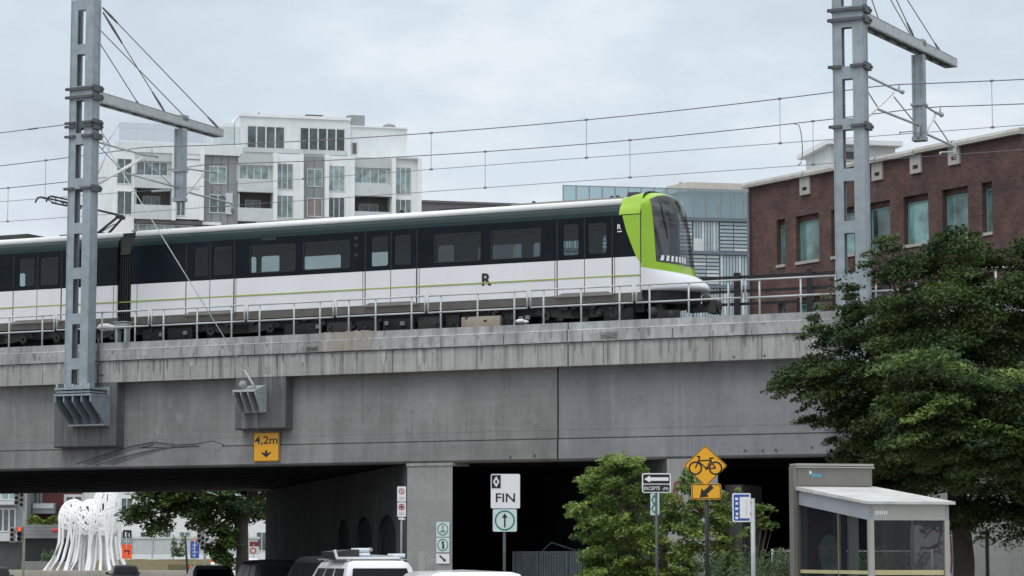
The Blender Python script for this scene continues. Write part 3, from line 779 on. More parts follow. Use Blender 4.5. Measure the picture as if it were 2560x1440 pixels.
car(uG1, tb(1602, 640), ws, [d1, d2, d3], 'lead')
# second car: door near its end, windows further left
dp = (tb(33, 760), tb(153, 750), [dpane(49, 87), dpane(101, 146)])
o = dp[0]
ws2 = [(o - 3.3, o - 1.7, 10.52, 11.33), (o - 5.2, o - 3.6, 10.52, 11.33), (o - 10.0, o - 8.4, 10.52, 11.33)]
car(uE, uG0, ws2, [dp, (o - 7.7, o - 5.9, [(o - 7.5, o - 6.95, 10.5, 11.42), (o - 6.7, o - 6.1, 10.5, 11.42)])], 'rear')
# gangway
m = MB(); m.box(uG0 - .02, uG1 + .02, TN + .18, TF - .18, 9.0, 11.95)
for i in range(6): m.box(uG0 + .03 + i * .09, uG0 + .07 + i * .09, TN + .12, TF - .12, 9.1, 11.6)
m.box(uG0, uG1, TN + .3, TF - .3, 11.95, 12.08)
m.build('gangway', RUBBER, train)
m = MB(); m.box(uG0 + .04, uG1 - .02, TN + .1, TN + .17, 11.5, 11.9); m.prism([(uG0 + .05, 11.35), (uG1 - .1, 11.35), (uG1 - .05, 11.55), (uG0 + .1, 11.6)], TN + .08, TN + .1); m.build('gangway_cover', UNDERG, train)
m = MB(); m.box(uG0, uG1, TN + .10, TN + .16, 9.79, 9.825); m.build('stripe', GREENL, train)
# panel gaps on the white sides
m = MB()
for x in (1042 + 6, 913 - 6, 585 + 5, 1393 - 6, 1531 + 6, 1601, 343, 284): u = tb(x, 715); m.box(u - .012, u + .012, TN - .004, TN, HW0, HW1)
m.build('panel_gap', SKIRT, train)
# the R on the side and the small emblem near the cab
u0, u1, h0, h1 = R4(1205, 683, 1229, 714)
m = MB(); m.text('R', u0, h0, h1 - h0, TN - .012, TN - .006, u1 - u0, .03); m.build('emblem_letter', SIGN_K, train)
u, h = FB.D(1549, 570, TN); m = MB(); m.text('R', u - .07, h - .04, .15, TN - .006, TN, .12, .02); m.box(u - .07, u + .07, TN - .006, TN, h - .12, h - .09)
m.build('small_emblem', SIGN_W, train)
# dark indicator recesses between the windows
m = MB()
for y in (596, 613, 637): u, h = FB.D(890, y, TN); m.ring((u, h), 0, .06, TN - .004, TN, seg=12)
u0, u1, h0, h1 = R4(655, 575, 690, 590); m.box(u0, u1, TN - .004, TN + .02, 11.52, 11.59)
m.build('side_lamp', BLACK, train)

# ---- the cab: lime green mask, raked windscreen, white lower nose
prof = [(12.36, -.06, 1.), (12.33, .28, 1.), (12.21, .50, .9), (11.93, .62, .7), (11.5, .71, .45), (11.1, .79, .25), (10.64, .86, .1), (10.20, .92, .02),
        (10.04, .95, .0), (9.88, 1.0, .0), (9.79, 1.18, .0), (9.62, 1.40, .0), (9.48, 1.50, .0), (9.40, 1.45, .0), (9.36, 1.18, .0)]
ph = np.array(prof)
def nose(s, t, off=0.):
    hb_ = np.interp(t, range(len(prof)), ph[:, 0]); d = np.interp(t, range(len(prof)), ph[:, 1]); w = np.interp(t, range(len(prof)), ph[:, 2])
    q = abs(2 * s - 1)
    plan = 1 - q ** 2.8
    h = hb_ - .44 * w * q ** 4 - .04 * w * q ** 2
    if 5.5 < t < 11: h += .20 * (q ** 3) * max(0, 1 - abs(t - 8.4) / 2.7)       # the lip sweeps up to the sides
    return (uS + d * plan + off, TN + TW * s, h)
SL = [0, .02, .05, .085, .13, .2, .28, .36, .44, .5, .56, .64, .72, .8, .87, .935, .965, .985, 1]
TL = [0, .4, .8, 1.2, 1.6, 2, 2.5, 3, 3.5, 4, 4.5, 5, 5.5, 6, 6.5, 7, 7.4, 7.8, 8.3, 9, 9.4, 10, 10.5, 11, 11.5, 12, 12.5, 13, 14]
def patch(sel, mat, name, off=0., parent=None, thick=False):
    m = MB(); m.smooth = True; idx = {}
    def vid(i, j):
        if (i, j) not in idx: idx[(i, j)] = len(m.v); m.v.append(nose(SL[j], TL[i], off))
        return idx[(i, j)]
    for i in range(len(TL) - 1):
        for j in range(len(SL) - 1):
            if sel((TL[i] + TL[i + 1]) / 2, (SL[j] + SL[j + 1]) / 2): m.f.append([vid(i, j), vid(i, j + 1), vid(i + 1, j + 1), vid(i + 1, j)]); m.m.append(0); m.sm.append(True)
    return m.build(name, mat, parent or train)
def ingl(t, s):
    lo = .085; hi = .985
    if not (1.6 < t < 7.4 and lo < s < hi): return False
    return True
mask = patch(lambda t, s: t < 9 and not ingl(t, s), GREEN, 'cab_mask')
patch(lambda t, s: ingl(t, s), WIND, 'windscreen', .006)
patch(lambda t, s: t > 9, WHITE, 'lower_nose')
# side of the lower nose between skirt and seam, closing faces
m = MB(); m.prism([(tb(1602, 660), 10.17), (tb(1602, 660), HW0), (tb(1580, 660), HW0), (tb(1580, 660), HW1)], TN + .001, TN + .04); m.build('nose_side', WHITE, train)
# green side panel and the green cap over the roof
u_a = tb(1548, 514)
sp = [FB.D(x, y, TN) for x, y in ((1548, 516), (1566, 577), (1579, 612), (1590, 640), (1602, 656))]
m = MB(); m.prism([(uS, 11.60), (uS, sp[-1][1])] + [(p[0], p[1]) for p in sp[::-1][1:-1]] + [(sp[0][0] + .10, 11.60)], TN - .014, TN + .001); m.build('cab_side_panel', GREEN, train)
full = [(TN - .014, 11.60), (TN + .02, 11.74), (TN + .08, 11.86), (TN + .20, 11.97)] + [(p, h + .02) for p, h in FROOF[1:]]
full = full + [(2 * TC - p, h) for p, h in full[-2::-1]]
def cap_row(u, crown, k):
    return [(u, p, h + crown * (1 - abs((p - TC) / (TW / 2)) ** 4)) for p, h in full]
n_end = [nose((p - TN) / TW, 0.) for p, h in full]
m = MB(); m.smooth = True; m.grid([cap_row(u_a, 0, 0), cap_row(u_a + .2, .02, 0), cap_row((u_a + uS) / 2, .09, 0), cap_row(uS, .16, 0)]); m.build('cab_roof', GREEN, train)
m = MB(); m.box(uS - .012, uS + .012, TN - .02, TN - .012, 10.17, 11.6)
m.path([(uS, p, h + .165 * (1 - abs((p - TC) / (TW / 2)) ** 4)) for p, h in full], .015, 5); m.build('mask_seam', RUBBER, train)
m = MB(); m.box(u_a + .05, uS, TN - .02, TN - .012, 11.59, 11.615); m.build('mask_seam', RUBBER, train)
# cab interior seen through the glass
m = MB(); m.box(uS - .25, uS - .2, TN + .3, TF - .3, 9.4, 11.85); m.box(uS - .2, uS + .1, TN + .35, TF - .35, 9.9, 10.3)
m.build('cab_interior', paint('cab lining', (.07, .07, .075), .7), train)
m = MB(); m.box(uS + .05, uS + .5, TC - 1.0, TC - .5, 10.4, 11.2); m.box(uS + .05, uS + .2, TC - 1.0, TC - .5, 11.2, 11.6); m.build('cab_seat', INTER, train)
# white light bars low on the windscreen, wipers, roof horn box
for k in range(7):
    s0 = .11 + k * .044
    m = MB(); a = nose(s0, 7.0, .02); b = nose(s0 + .020, 7.0, .02); c = nose(s0 + .030, 6.6, .02); d = nose(s0 + .010, 6.6, .02)
    m.add([a, b, c, d, (a[0] + .015, *a[1:]), (b[0] + .015, *b[1:]), (c[0] + .015, *c[1:]), (d[0] + .015, *d[1:])], [(0, 1, 2, 3), (4, 5, 6, 7), (0, 1, 5, 4), (1, 2, 6, 5), (2, 3, 7, 6), (3, 0, 4, 7)])
    m.build('headlight', SIGN_W, train)
for p in (((.17, 2.6), (.19, 5.4)), ((.46, 2.3), (.56, 4.4))):
    (s0, t0), (s1, t1) = p; MB().path([nose(s0 + (s1 - s0) * f, t0 + (t1 - t0) * f, .03) for f in (0, .33, .67, 1)], .016, 5).build('wiper', BLACK, train)
u, h = FB.D(1585, 488, TC - .3); m = MB(); m.prism_u([(TC - .5, h - .12), (TC - .4, h + .08), (TC - .05, h + .08), (TC + .05, h - .12)], u - .16, u + .16); m.build('horn_box', UNDERG, train)
# roof equipment
def rbox(x0, x1, y0, h, name='roof_unit', mat=SKIRT, n0=TC - .6, n1=TC + .6):
    a, b = FB.D(x0, y0, n0)[0], FB.D(x1, y0, n0)[0]
    bevel(MB().box(a, b, n0, n1, 12.1, 12.22 + h).build(name, mat, train), .02)
rbox(1277, 1552, 497, .06); rbox(640, 828, 550, .05); rbox(1095, 1196, 517, .06, mat=UNDERG); rbox(1240, 1262, 510, .05, mat=UNDERG); rbox(-60, 70, 588, .16, mat=UNDERG); rbox(330, 400, 575, .05)
for x, y in ((1335, 492), (1530, 492), (1545, 494), (1005, 520)): u = FB.D(x, y, TC - .5)[0]; m = MB(); m.ring((u, 12.29), 0, .05, TC - .55, TC - .45, seg=8); m.tube((u, TC - .5, 12.15), (u, TC - .5, 12.32), .02, 5); m.build('roof_fitting', UNDER, train)
# pantograph
PC = lambda x, y: (lambda r: (r[0], TC, r[1]))(FB.D(x, y, TC))
knee = PC(301, 543); head = PC(146, 500); foot = PC(232, 590)
m = MB()
for s in (-.28, .28): m.path([(foot[0] + .3, TC + s, 12.22), (knee[0], TC + s * .5, knee[2])], .045, 7)
m.tube((knee[0], TC - .2, knee[2]), (knee[0], TC + .2, knee[2]), .07); m.path([(knee[0] + .1, TC, knee[2] + .03), (head[0] + .1, TC, head[2] - .05)], .038, 7)
m.path([(foot[0], TC + .1, 12.25), (knee[0] - .25, TC + .05, knee[2] - .2)], .018, 5)
m.build('pantograph_arm', BLACK, train)
m = MB()
for du in (-.22, .22):
    hz = 13.57
    m.path([(head[0] + du, TC + s, hz + dz) for s, dz in ((-.98, -.22), (-.85, -.05), (-.7, 0), (.7, 0), (.85, -.05), (.98, -.22))], .03, 6)
for s in (-.45, .45): m.path([(head[0] - .22, TC + s, 13.55), (head[0] + .1, TC + s * .6, 13.38), (head[0] + .22, TC + s, 13.55)], .022, 6)
m.tube((head[0] + .1, TC - .5, 13.38), (head[0] + .1, TC + .5, 13.38), .03); m.build('pantograph_head', BLACK, train)
m = MB(); a, b = foot[0] - .9, foot[0] + .7
for s in (-.5, .5): m.box(a, b, TC + s - .04, TC + s + .04, 12.2, 12.27)
for uu in (a, b): m.box(uu - .04, uu + .04, TC - .55, TC + .55, 12.2, 12.27); m.ring((TC - .5, 12.2), 0, .07, uu - .05, uu + .05, lambda p, q, t: (t, p, q), 10)
m.build('pantograph_base', UNDER, train)
# underframe, bogies, wheels
m = MB(); m.box(uE, uG0, TN + .35, TF - .35, 8.75, 9.25); m.box(uG1, tb(1600, 740), TN + .35, TF - .35, 8.75, 9.25); m.box(uE, tb(1640, 760), TC - .1, TC + .1, 8.35, 9.0); m.build('underframe', UNDER, train)
def bogie(uc):
    m = MB(); m.prism([(uc - 1.5, 8.82), (uc - 1.35, 8.98), (uc - .5, 8.92), (uc + .5, 8.92), (uc + 1.35, 8.98), (uc + 1.5, 8.82), (uc + .6, 8.66), (uc - .6, 8.66)], TN + .3, TN + .45)
    m.box(uc - .3, uc + .3, TN + .3, TF - .3, 8.65, 9.0)
    for s in (-1, 1): m.ring((uc + s * .45, 8.98), 0, .1, TN + .2, TN + .3, seg=10)
    m.ring((uc - 1.1, 8.76), .05, .14, TN + .24, TN + .3, seg=14); m.ring((uc + 1.1, 8.76), .05, .14, TN + .24, TN + .3, seg=14)
    b = m.build('bogie', UNDERG, train)
    for s in (-1.1, 1.1):
        w = MB(); w.ring((uc + s, 8.76), 0, .41, TN + .62, TN + .75, seg=26); w.ring((uc + s, 8.76), 0, .41, TF - .75, TF - .62, seg=26); w.tube((uc + s, TN + .62, 8.76), (uc + s, TF - .62, 8.76), .08); w.build('wheel', UNDER, b)
for x in (1440, 590, -20): bogie(tb(x, 790))
bogie(tb(200, 830))
r = random.Random(3)
def ubox(x0, x1, mat, h0=8.42, h1=8.9, n=TN + .25, name='underfloor_box'):
    a, b = tb(x0, 800), tb(x1, 800); bevel(MB().box(a, b, n, n + 1.2, h0, h1).build(name, mat, train), .03)
ubox(1145, 1243, BEIGE, 8.44, 8.83, TN + .2)
for x0, x1 in ((700, 795), (806, 870), (880, 940), (946, 1026), (1034, 1096), (1104, 1140), (1250, 1282), (1500, 1575), (345, 400), (408, 470)): ubox(x0, x1, UNDER if r.random() < .6 else UNDERG, 8.40 + r.random() * .08, 8.86 + r.random() * .08)
for i in range(46):
    x = r.uniform(340, 1640); u = tb(x, 790); w = r.uniform(.05, .16); h = r.uniform(8.5, 8.98); MB().box(u, u + w, TN + .2, TN + .26, h, h + r.uniform(.05, .12)).build('cable_clamp', UNDERG, train)
for x in (954, 993, 782, 1290, 1306, 390, 450): u = tb(x, 795); h = 8.62 + r.random() * .1; MB().box(u, u + r.uniform(.1, .16), TN + .18, TN + .24, h, h + .12).build('pale_cover', SKIRT, train)
# front end below the nose: fairing, coupler, deflector
m = MB(); a = tb(1602, 740)
m.prism_h([(a, TN + .12), (a + .5, TN + .25), (a + 1.0, TN + .7), (a + 1.3, TC), (a + 1.0, TF - .7), (a, TF - .12)], 8.98, 9.36); m.build('front_fairing', UNDER, train)
m = MB(); m.box(a + .9, a + 1.75, TC - .13, TC + .13, 8.78, 9.02); m.box(a + 1.6, a + 1.85, TC - .25, TC + .25, 8.72, 9.1); m.ball((a + 1.55, TC - .2, 9.12), .16); m.ring((TC, 8.9), .06, .16, a + 1.86, a + 1.9, lambda p, q, t: (t, p, q))
m.build('coupler', UNDERG, train)
m = MB(); m.prism_h([(a + .2, TN + .3), (a + .9, TN + .75), (a + .95, TN + .72), (a + .25, TN + .24)], 8.45, 8.8); m.box(a + .3, a + .5, TN + .4, TN + .7, 8.5, 8.98); m.ball((a + .25, TN + .35, 8.72), .16, .2); m.ball((a + .75, TN + .5, 8.62), .14, .18); m.build('deflector', UNDERG, train)
GZ = -.3
# ================================================================== BUILDINGS BEHIND
def window(T, fr, D, x0, y0, x1, y1, panes, fm, gm, proud=.07, fw=.09, rows=1, name='window'):
    u0, u1, h0, h1 = fr.rect(x0, y0, x1, y1, D)
    return window_m(T, D, u0, u1, h0, h1, panes, fm, gm, proud, fw, rows, name)
def window_m(T, D, u0, u1, h0, h1, panes, fm, gm, proud=.07, fw=.09, rows=1, name='window'):
    holes = []
    w = (u1 - u0 - fw * (panes + 1)) / panes; hh = (h1 - h0 - fw * (rows + 1)) / rows
    for i in range(panes):
        for j in range(rows):
            a = u0 + fw + i * (w + fw); b = h0 + fw + j * (hh + fw); holes.append(rect4(a, a + w, b, b + hh))
    m = MB(); m.panel(rect4(u0, u1, h0, h1), holes, D - proud, D + .0); o = m.build(name, fm, T)
    MB().box(u0 + .02, u1 - .02, D - proud * .45, D - .003, h0 + .02, h1 - .02).build('pane', gm, o)
    return o

# ---- white apartment block
D = FA.Dat(700, 290)
bA = thing('apartment_block', 'white and grey modern apartment block with balconies and a glazed penthouse', 'building', FA, (FA.D(700, 560, D)[0], D, GZ))
def A(x0, y0, x1, y1, n0, n1, mat, name):
    u0, u1, h0, h1 = FA.rect(x0, y0, x1, y1, D); MB().box(u0, u1, D + n0, D + n1, h0, h1).build(name, mat, bA); return u0, u1, h0, h1
uLft, uRgt, _, hTop = FA.rect(290, 382, 1049, 500, D)
MB().box(uLft, uRgt, D + 2.2, D + 24, GZ, hTop).build('wall', A_CREAM, bA)
MB().box(uLft + .05, uRgt - .05, D + .3, D + 2.2, GZ, FA.D(600, 600, D)[1]).build('lower_wall', A_WHITE, bA)
# left flank turning away
uC = uLft
m = MB(); m.prism_h([(uC, D + 1), (uC, D + 22), (uC - 2.4, D + 22), (uC - 2.4, D + 8)], GZ, hTop - 1.0); m.build('side_wall', A_CREAM, bA)
for k in range(3): window_m(bA, D + 8, uC - 2.2, uC - 1.2, hTop - 4.2 - k * 3.8, hTop - 1.8 - k * 3.8, 1, A_FRAME, A_GLASS)
# terrace parapet and glass rail over the left part
u0, u1, h0, h1 = FA.rect(288, 360, 600, 384, D); MB().box(u0, u1, D - .1, D + .2, h0, h1).build('terrace_parapet', A_CREAM, bA)
hr = FA.D(400, 310, D)[1]; hm = FA.D(400, 352, D)[1]
m = MB(); k = 7
for i in range(k + 1):
    u = u0 + .5 + (u1 - u0 - .5) * i / k; m.box(u - .04, u + .04, D + .2, D + .28, h1, hr)
for h in (hr, hm, (hr * .7 + hm * .3)): m.box(u0 + .5, u1, D + .21, D + .27, h - .04, h + .04)
m.tube((u0 - 1.5, D + .3, h1 - 1), (u0 + .5, D + .25, hr), .09)
r_ = m.build('terrace_railing', A_BALC, bA)
MB().box(u0 + .5, u1, D + .3, D + .32, hm, hr).build('glass_screen', A_CLEAR, r_)
# bays
def fin(x, y0, y1, w=.22): u = FA.D(x, (y0 + y1) / 2, D)[0]; h0, h1 = FA.D(x, y1, D)[1], FA.D(x, y0, D)[1]; MB().box(u - w, u + w, D - .55, D + 2, h0, h1).build('white_fin', A_WHITE, bA)
A(288, 386, 336, 600, 0, 2.2, A_WHITE, 'facade_bay')
for y0, y1 in ((396, 460), (477, 537)): window(bA, FA, D, 292, y0, 330, y1, 2, A_FRAME, A_GLASS)
def loggia(x0, x1, ytop, rows, last):
    A(x0, ytop, x1, rows[0][0], 0, 2.2, A_BEIGE, 'facade_bay')
    for (w0, w1, b0, b1, deep) in rows:
        u0, u1, h0, h1 = FA.rect(x0 + 3, w0, x1 - 3, w1, D)
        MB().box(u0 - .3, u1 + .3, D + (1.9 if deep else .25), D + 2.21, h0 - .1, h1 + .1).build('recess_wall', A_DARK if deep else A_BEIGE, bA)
        if deep: window_m(bA, D + 1.9, u0 + .9, u1 - 1.1, h0 + .1, h1 - .6, 2, A_BEIGE, A_GLASS)
        else: window_m(bA, D + .25, u0, u1 - .4, h0 + .05, h1 - .05, 4, A_FRAME, A_GLASS2 if x0 > 590 else A_GLASS)
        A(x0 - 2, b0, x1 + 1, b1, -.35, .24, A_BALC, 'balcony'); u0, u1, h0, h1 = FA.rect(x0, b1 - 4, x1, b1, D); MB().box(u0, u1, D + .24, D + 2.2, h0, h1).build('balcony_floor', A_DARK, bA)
        A(x0, w0, x0 + 3, w1, 0, 2.2, A_BEIGE, 'facade_bay'); A(x1 - 3, w0, x1, w1, 0, 2.2, A_BEIGE, 'facade_bay')
loggia(338, 432, 381, [(403, 440, 440, 471, 0), (472, 512, 513, 549, 1)], 585)
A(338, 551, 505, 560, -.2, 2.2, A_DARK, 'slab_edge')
window(bA, FA, D + .25, 300, 561, 500, 596, 9, A_FRAME, A_GLASS2)
A(434, 385, 505, 548, 0, 2.2, A_WHITE, 'facade_bay'); fin(434, 383, 552); fin(504, 383, 552)
window(bA, FA, D, 441, 440, 464, 540, 2, A_FRAME, A_GLASS); A(466, 397, 500, 400, -.05, .01, A_GREY, 'panel_joint'); A(441, 470, 500, 473, -.05, .01, A_BALC, 'panel_joint')
A(507, 381, 596, 598, .3, 2.2, A_GREY, 'facade_bay')
for x in (530, 552, 570): A(x, 383, x + 1.2, 598, .27, .31, A_DARK, 'panel_joint')
window(bA, FA, D + .3, 523, 416, 566, 460, 2, A_FRAME, A_GLASS2); window(bA, FA, D + .3, 523, 487, 566, 533, 2, A_FRAME, A_GLASS); A(564, 482, 582, 535, .1, .3, A_BALC, 'shutter')
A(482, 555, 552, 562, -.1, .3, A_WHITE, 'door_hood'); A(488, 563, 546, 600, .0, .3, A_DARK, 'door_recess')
loggia(596, 684, 386, [(413, 450, 450, 481, 0), (482, 521, 521, 554, 1)], 600)
A(686, 385, 753, 600, 0, 2.2, A_WHITE, 'facade_bay'); fin(687, 384, 600); fin(753, 386, 600)
for y0, y1 in ((408, 474), (488, 545)): window(bA, FA, D, 690, y0, 733, y1, 3, A_FRAME, A_GLASS2)
A(756, 390, 815, 600, .3, 2.2, A_GREY, 'facade_bay'); A(785, 392, 786.2, 600, .27, .31, A_DARK, 'panel_joint')
window(bA, FA, D + .3, 767, 422, 806, 467, 2, A_FRAME, A_GLASS2); window(bA, FA, D + .3, 767, 495, 806, 542, 2, A_FRAME, paint('rose glass', (.25, .19, .19), .15))
A(817, 390, 880, 600, 0, 2.2, A_WHITE, 'facade_bay'); fin(816, 388, 600); fin(880, 392, 600)
window(bA, FA, D, 820, 414, 862, 479, 3, A_FRAME, A_GLASS2); window(bA, FA, D, 820, 493, 862, 546, 3, A_FRAME, A_GLASS)
loggia(882, 979, 394, [(420, 460, 460, 491, 0), (492, 530, 530, 562, 1)], 600)
A(981, 395, 1049, 600, 0, 2.2, A_WHITE, 'facade_bay'); fin(983, 394, 600); fin(1047, 397, 600); A(985, 395, 1046, 399, -.5, 0, A_BEIGE, 'cornice')
for y0, y1 in ((418, 486), (498, 548)): window(bA, FA, D, 987, y0, 1028, y1, 3, A_FRAME, A_GLASS2)
# penthouse, set back
DP = D + 3.0
def P_(x0, y0, x1, y1, n0, n1, mat, name):
    u0, u1, h0, h1 = FA.rect(x0, y0, x1, y1, DP); MB().box(u0, u1, DP + n0, DP + n1, h0, h1).build(name, mat, bA); return u0, u1, h0, h1
P_(598, 292, 876, 400, 0, 14, A_CREAM, 'penthouse'); P_(597, 289, 877, 296, -.2, 14, A_WHITE, 'penthouse_cornice')
P_(876, 318, 1019, 402, .3, 14, A_CREAM, 'penthouse'); P_(875, 316, 1020, 319, .1, 14, A_WHITE, 'penthouse_cornice')
P_(546, 293, 597, 380, 4, 14, A_CREAM, 'penthouse')
P_(606, 374, 866, 385, -.5, 0, A_BEIGE, 'window_ledge')
window(bA, FA, DP, 616, 314, 713, 375, 4, A_FRAME, A_GLASS, fw=.16); window(bA, FA, DP, 748, 319, 864, 381, 5, A_FRAME, A_GLASS, fw=.16); window(bA, FA, DP + .3, 879, 356, 893, 387, 1, A_BEIGE, A_DARK)
m = MB(); u0, u1, h0, h1 = FA.rect(880, 288, 912, 315, DP + 4); m.box(u0, u1, DP + 4, DP + 6.5, h0 - .3, h1); m.prism([(u0 - .6, h1 - .1), (u0, h1), (u0, h1 - .5)], DP + 4, DP + 5); m.build('roof_vent', A_GREY, bA)
m = MB(); u0, u1, h0, h1 = FA.rect(766, 287, 805, 295, DP + 3); m.box(u0, u1, DP + 3, DP + 5, h0 - .5, h1 - .12); m.box(u0 - .1, u1 + .1, DP + 2.9, DP + 5, h1 - .12, h1); m.build('roof_vent', A_DARK, bA)
u, h = FA.D(647, 282, DP + 3); MB().tube((u, DP + 3, h - 1), (u, DP + 3, h), .16).build('flue', A_GREY, bA)
m = MB(); u, h = FA.D(973, 317, DP + 4); m.ball((u, DP + 4, h), .8, .35); m.build('roof_vent', A_GREY, bA)
# lower storeys glimpsed under the viaduct
for i in range(9):
    for h in (2.2, 6.0):
        u = uLft + 1.2 + i * 2.2; window_m(bA, D + .3, u, u + 1.3, h, h + 2.2, 2, A_FRAME, A_GLASS2 if (i + int(h)) % 3 else A_GLASS)

# ---- low dark roof between
D2 = FA.Dat(1120, 330)
t = thing('low_building', 'low dark brown flat-roofed building peeking over the train roof beside the apartments', 'building', FA, (FA.D(1150, 600, D2)[0], D2, GZ))
u0, u1, h0, h1 = FA.rect(1052, 512, 1400, 560, D2); MB().box(u0, u1, D2, D2 + 20, GZ, h1).build('wall', paint('slate cladding', (.13, .12, .13), .7), t)
m = MB(); m.box(u0 - .2, u1 + .2, D2 - .2, D2 + 20, h1, h1 + .3); m.build('roof', A_DARK, t)

# ---- glass building on the right of the train nose
D = FG.Dat(1780, 225)
bG = thing('glass_building', 'blue grey glass office block with a clear rooftop screen behind the train nose', 'building', FG, (FG.D(1780, 600, D)[0], D, GZ))
def G(x0, y0, x1, y1, n0, n1, mat, name):
    u0, u1, h0, h1 = FG.rect(x0, y0, x1, y1, D); MB().box(u0, u1, D + n0, D + n1, h0, h1).build(name, mat, bG); return u0, u1, h0, h1
uu0 = FG.D(1406, 500, D)[0]; uu1 = FG.D(1930, 600, D)[0]; hroof = FG.D(1780, 546, D)[1]
MB().box(uu0, uu1, D + .25, D + 24, GZ, hroof).build('wall', G_LINE, bG)
hs2 = [hroof]
while hs2[-1] > 4: hs2.append(hs2[-1] - 3.03)
for h in hs2: MB().box(uu0 - .1, uu1 + .1, D - .15, D + .25, h - .26, h + .04).build('slab_edge', G_SLAB, bG)
r = random.Random(5)
xs = [1406, 1470, 1535, 1600, 1665, 1732, 1799, 1870, 1932]
pat = {1: {1665: 'h', 1732: 'v', 1799: 'h'}, 2: {1665: 'h', 1732: 'h', 1799: 'v'}, 3: {1665: 'v', 1732: 'v', 1799: 'v'}}
for i, (ha, hbt) in enumerate(zip(hs2[:6], hs2[1:7])):
    for xa, xb in zip(xs, xs[1:]):
        u0 = FG.D(xa, 600, D)[0] + .06; u1 = FG.D(xb, 600, D)[0] - .06; h1 = ha - .3; h0 = hbt + .06
        mode = pat.get(i + 1, {}).get(xa) or r.choice('hv')
        m = MB(); mm = MB()
        um = (u0 + u1) / 2
        if mode == 'v':
            k = 9
            for q in range(k): a = u0 + (u1 - u0) * q / k; (m if r.random() < .75 else mm).box(a + .03, a + (u1 - u0) / k - .03, D + .05, D + .24, h0, h1)
        else:
            for a, b in ((u0, um - .04), (um + .04, u1)):
                k = 8
                for q in range(k): c = h0 + (h1 - h0) * q / k; (m if r.random() < .75 else mm).box(a, b, D + .05, D + .24, c + .06, c + (h1 - h0) / k - .05)
        o = m.build('blind_panel', G_PANEL, bG)
        if mm.v: mm.build('pale_blind', G_PANEL2, o)
        if (i * 3 + xa) % 4 == 0: MB().box(u0, u0 + .9, D - .02, D + .05, h0, h0 + 1.1).build('pale_panel', G_PANEL2, bG)
# rooftop glass screen: panes and posts
u0 = FG.D(1408, 500, D)[0]; hs0 = FG.D(1540, 468, D)[1]; pw = (FG.D(1700, 490, D)[0] - u0) / 9
scr = MB(); po = MB(); k = int((uu1 - u0) / pw) + 1
for i in range(k):
    a = u0 + i * pw; scr.box(a + .05, a + pw - .05, D, D + .03, hroof + .05, hs0); po.box(a - .05, a + .05, D - .03, D + .06, hroof, hs0 + .05)
po.box(u0, uu1, D - .03, D + .06, hs0, hs0 + .07)
p_ = po.build('screen_post', A_GREY, bG); scr.build('glass_screen', glass('frosted rooftop glass', (.72, .82, .84), .75, .1, (.45, .55, .58)), p_)
# penthouse behind the screen
u0, u1, h0, h1 = FG.rect(1690, 478, 1935, 546, D + 2.5)
m = MB(); m.box(u0 + .3, u1, D + 2.8, D + 14, hroof, h1); pb = m.build('penthouse', G_LINE, bG)
for i in range(7): a = u0 + .35 + i * (u1 - u0) / 7; window_m(bG, D + 2.8, a, a + (u1 - u0) / 7 - .1, hroof + .2, h1 - .1, 1, A_FRAME, G_PANEL2)
u0, u1, h0, h1 = FG.rect(1718, 458, 1935, 479, D + 1.6); m = MB(); m.box(u0, u1, D + 1.6, D + 15, h0, h1); m.prism_h([(u0 - 1.2, D + 4.5), (u0, D + 1.62), (u0, D + 14)], h0, h1 - .02); m.build('penthouse_roof', G_BEIGE, bG)
u, h = FG.D(1737, 440, D - .3); m = MB(); m.path([(u, D + 4, hroof), (u, D + 4, h), (u - .15, D + 4, h + .1), (u - .3, D + 4, h)], .05); m.box(u - .4, u - .1, D + 3.9, D + 4.1, h - .3, h); m.build('mast_pole', YELB, bG)

# ---- brick building
D = FK.Dat(2020, 104)
uL_, uR_ = FK.D(1872, 560, D)[0], FK.D(2556, 430, D)[0]
bK = thing('brick_building', 'dark red brown brick building with green framed windows and a pale stone coping', 'building', FK, ((uL_ + uR_) / 2, D, GZ))
hT = FK.D(2200, 405, D)[1]; hC = FK.D(2200, 390, D)[1]
wn = [(1942, 551, 1963, 667), (1990, 537, 2048, 656), (2078, 522, 2136, 641), (2168, 503, 2226, 628), (2259, 484, 2321, 612), (2356, 467, 2420, 582), (2455, 455, 2481, 580)]
rects = [FK.rect(*w, D) for w in wn]
ht_ = sum(r_[3] for r_ in rects) / len(rects); hb_ = sum(r_[2] for r_ in rects) / len(rects)
allr = [(a, b, hb_ - 3.45 * k, ht_ - 3.45 * k) for k in range(4) for a, b, _, _ in rects]
m = MB(); m.panel(rect4(uL_, uR_, GZ, hT), [rect4(*r_) for r_ in allr], D, D + .4); m.build('wall', BRICK, bK)
m = MB(); m.box(uL_, uL_ + .3, D + .4, D + 22, GZ, hT); m.box(uR_ - .3, uR_, D + .4, D + 22, GZ, hT); m.box(uL_, uR_, D + 21.7, D + 22, GZ, hT); m.build('side_wall', BRICK, bK)
m = MB(); m.box(uL_ + .3, uR_ - .3, D + .42, D + 21, hT - .6, hT - .2); m.build('roof', A_DARK, bK)
m = MB(); m.box(uL_ + .3, uR_ - .3, D + 1.6, D + 1.7, GZ, hT - .7); m.build('interior_wall', A_DARK, bK)
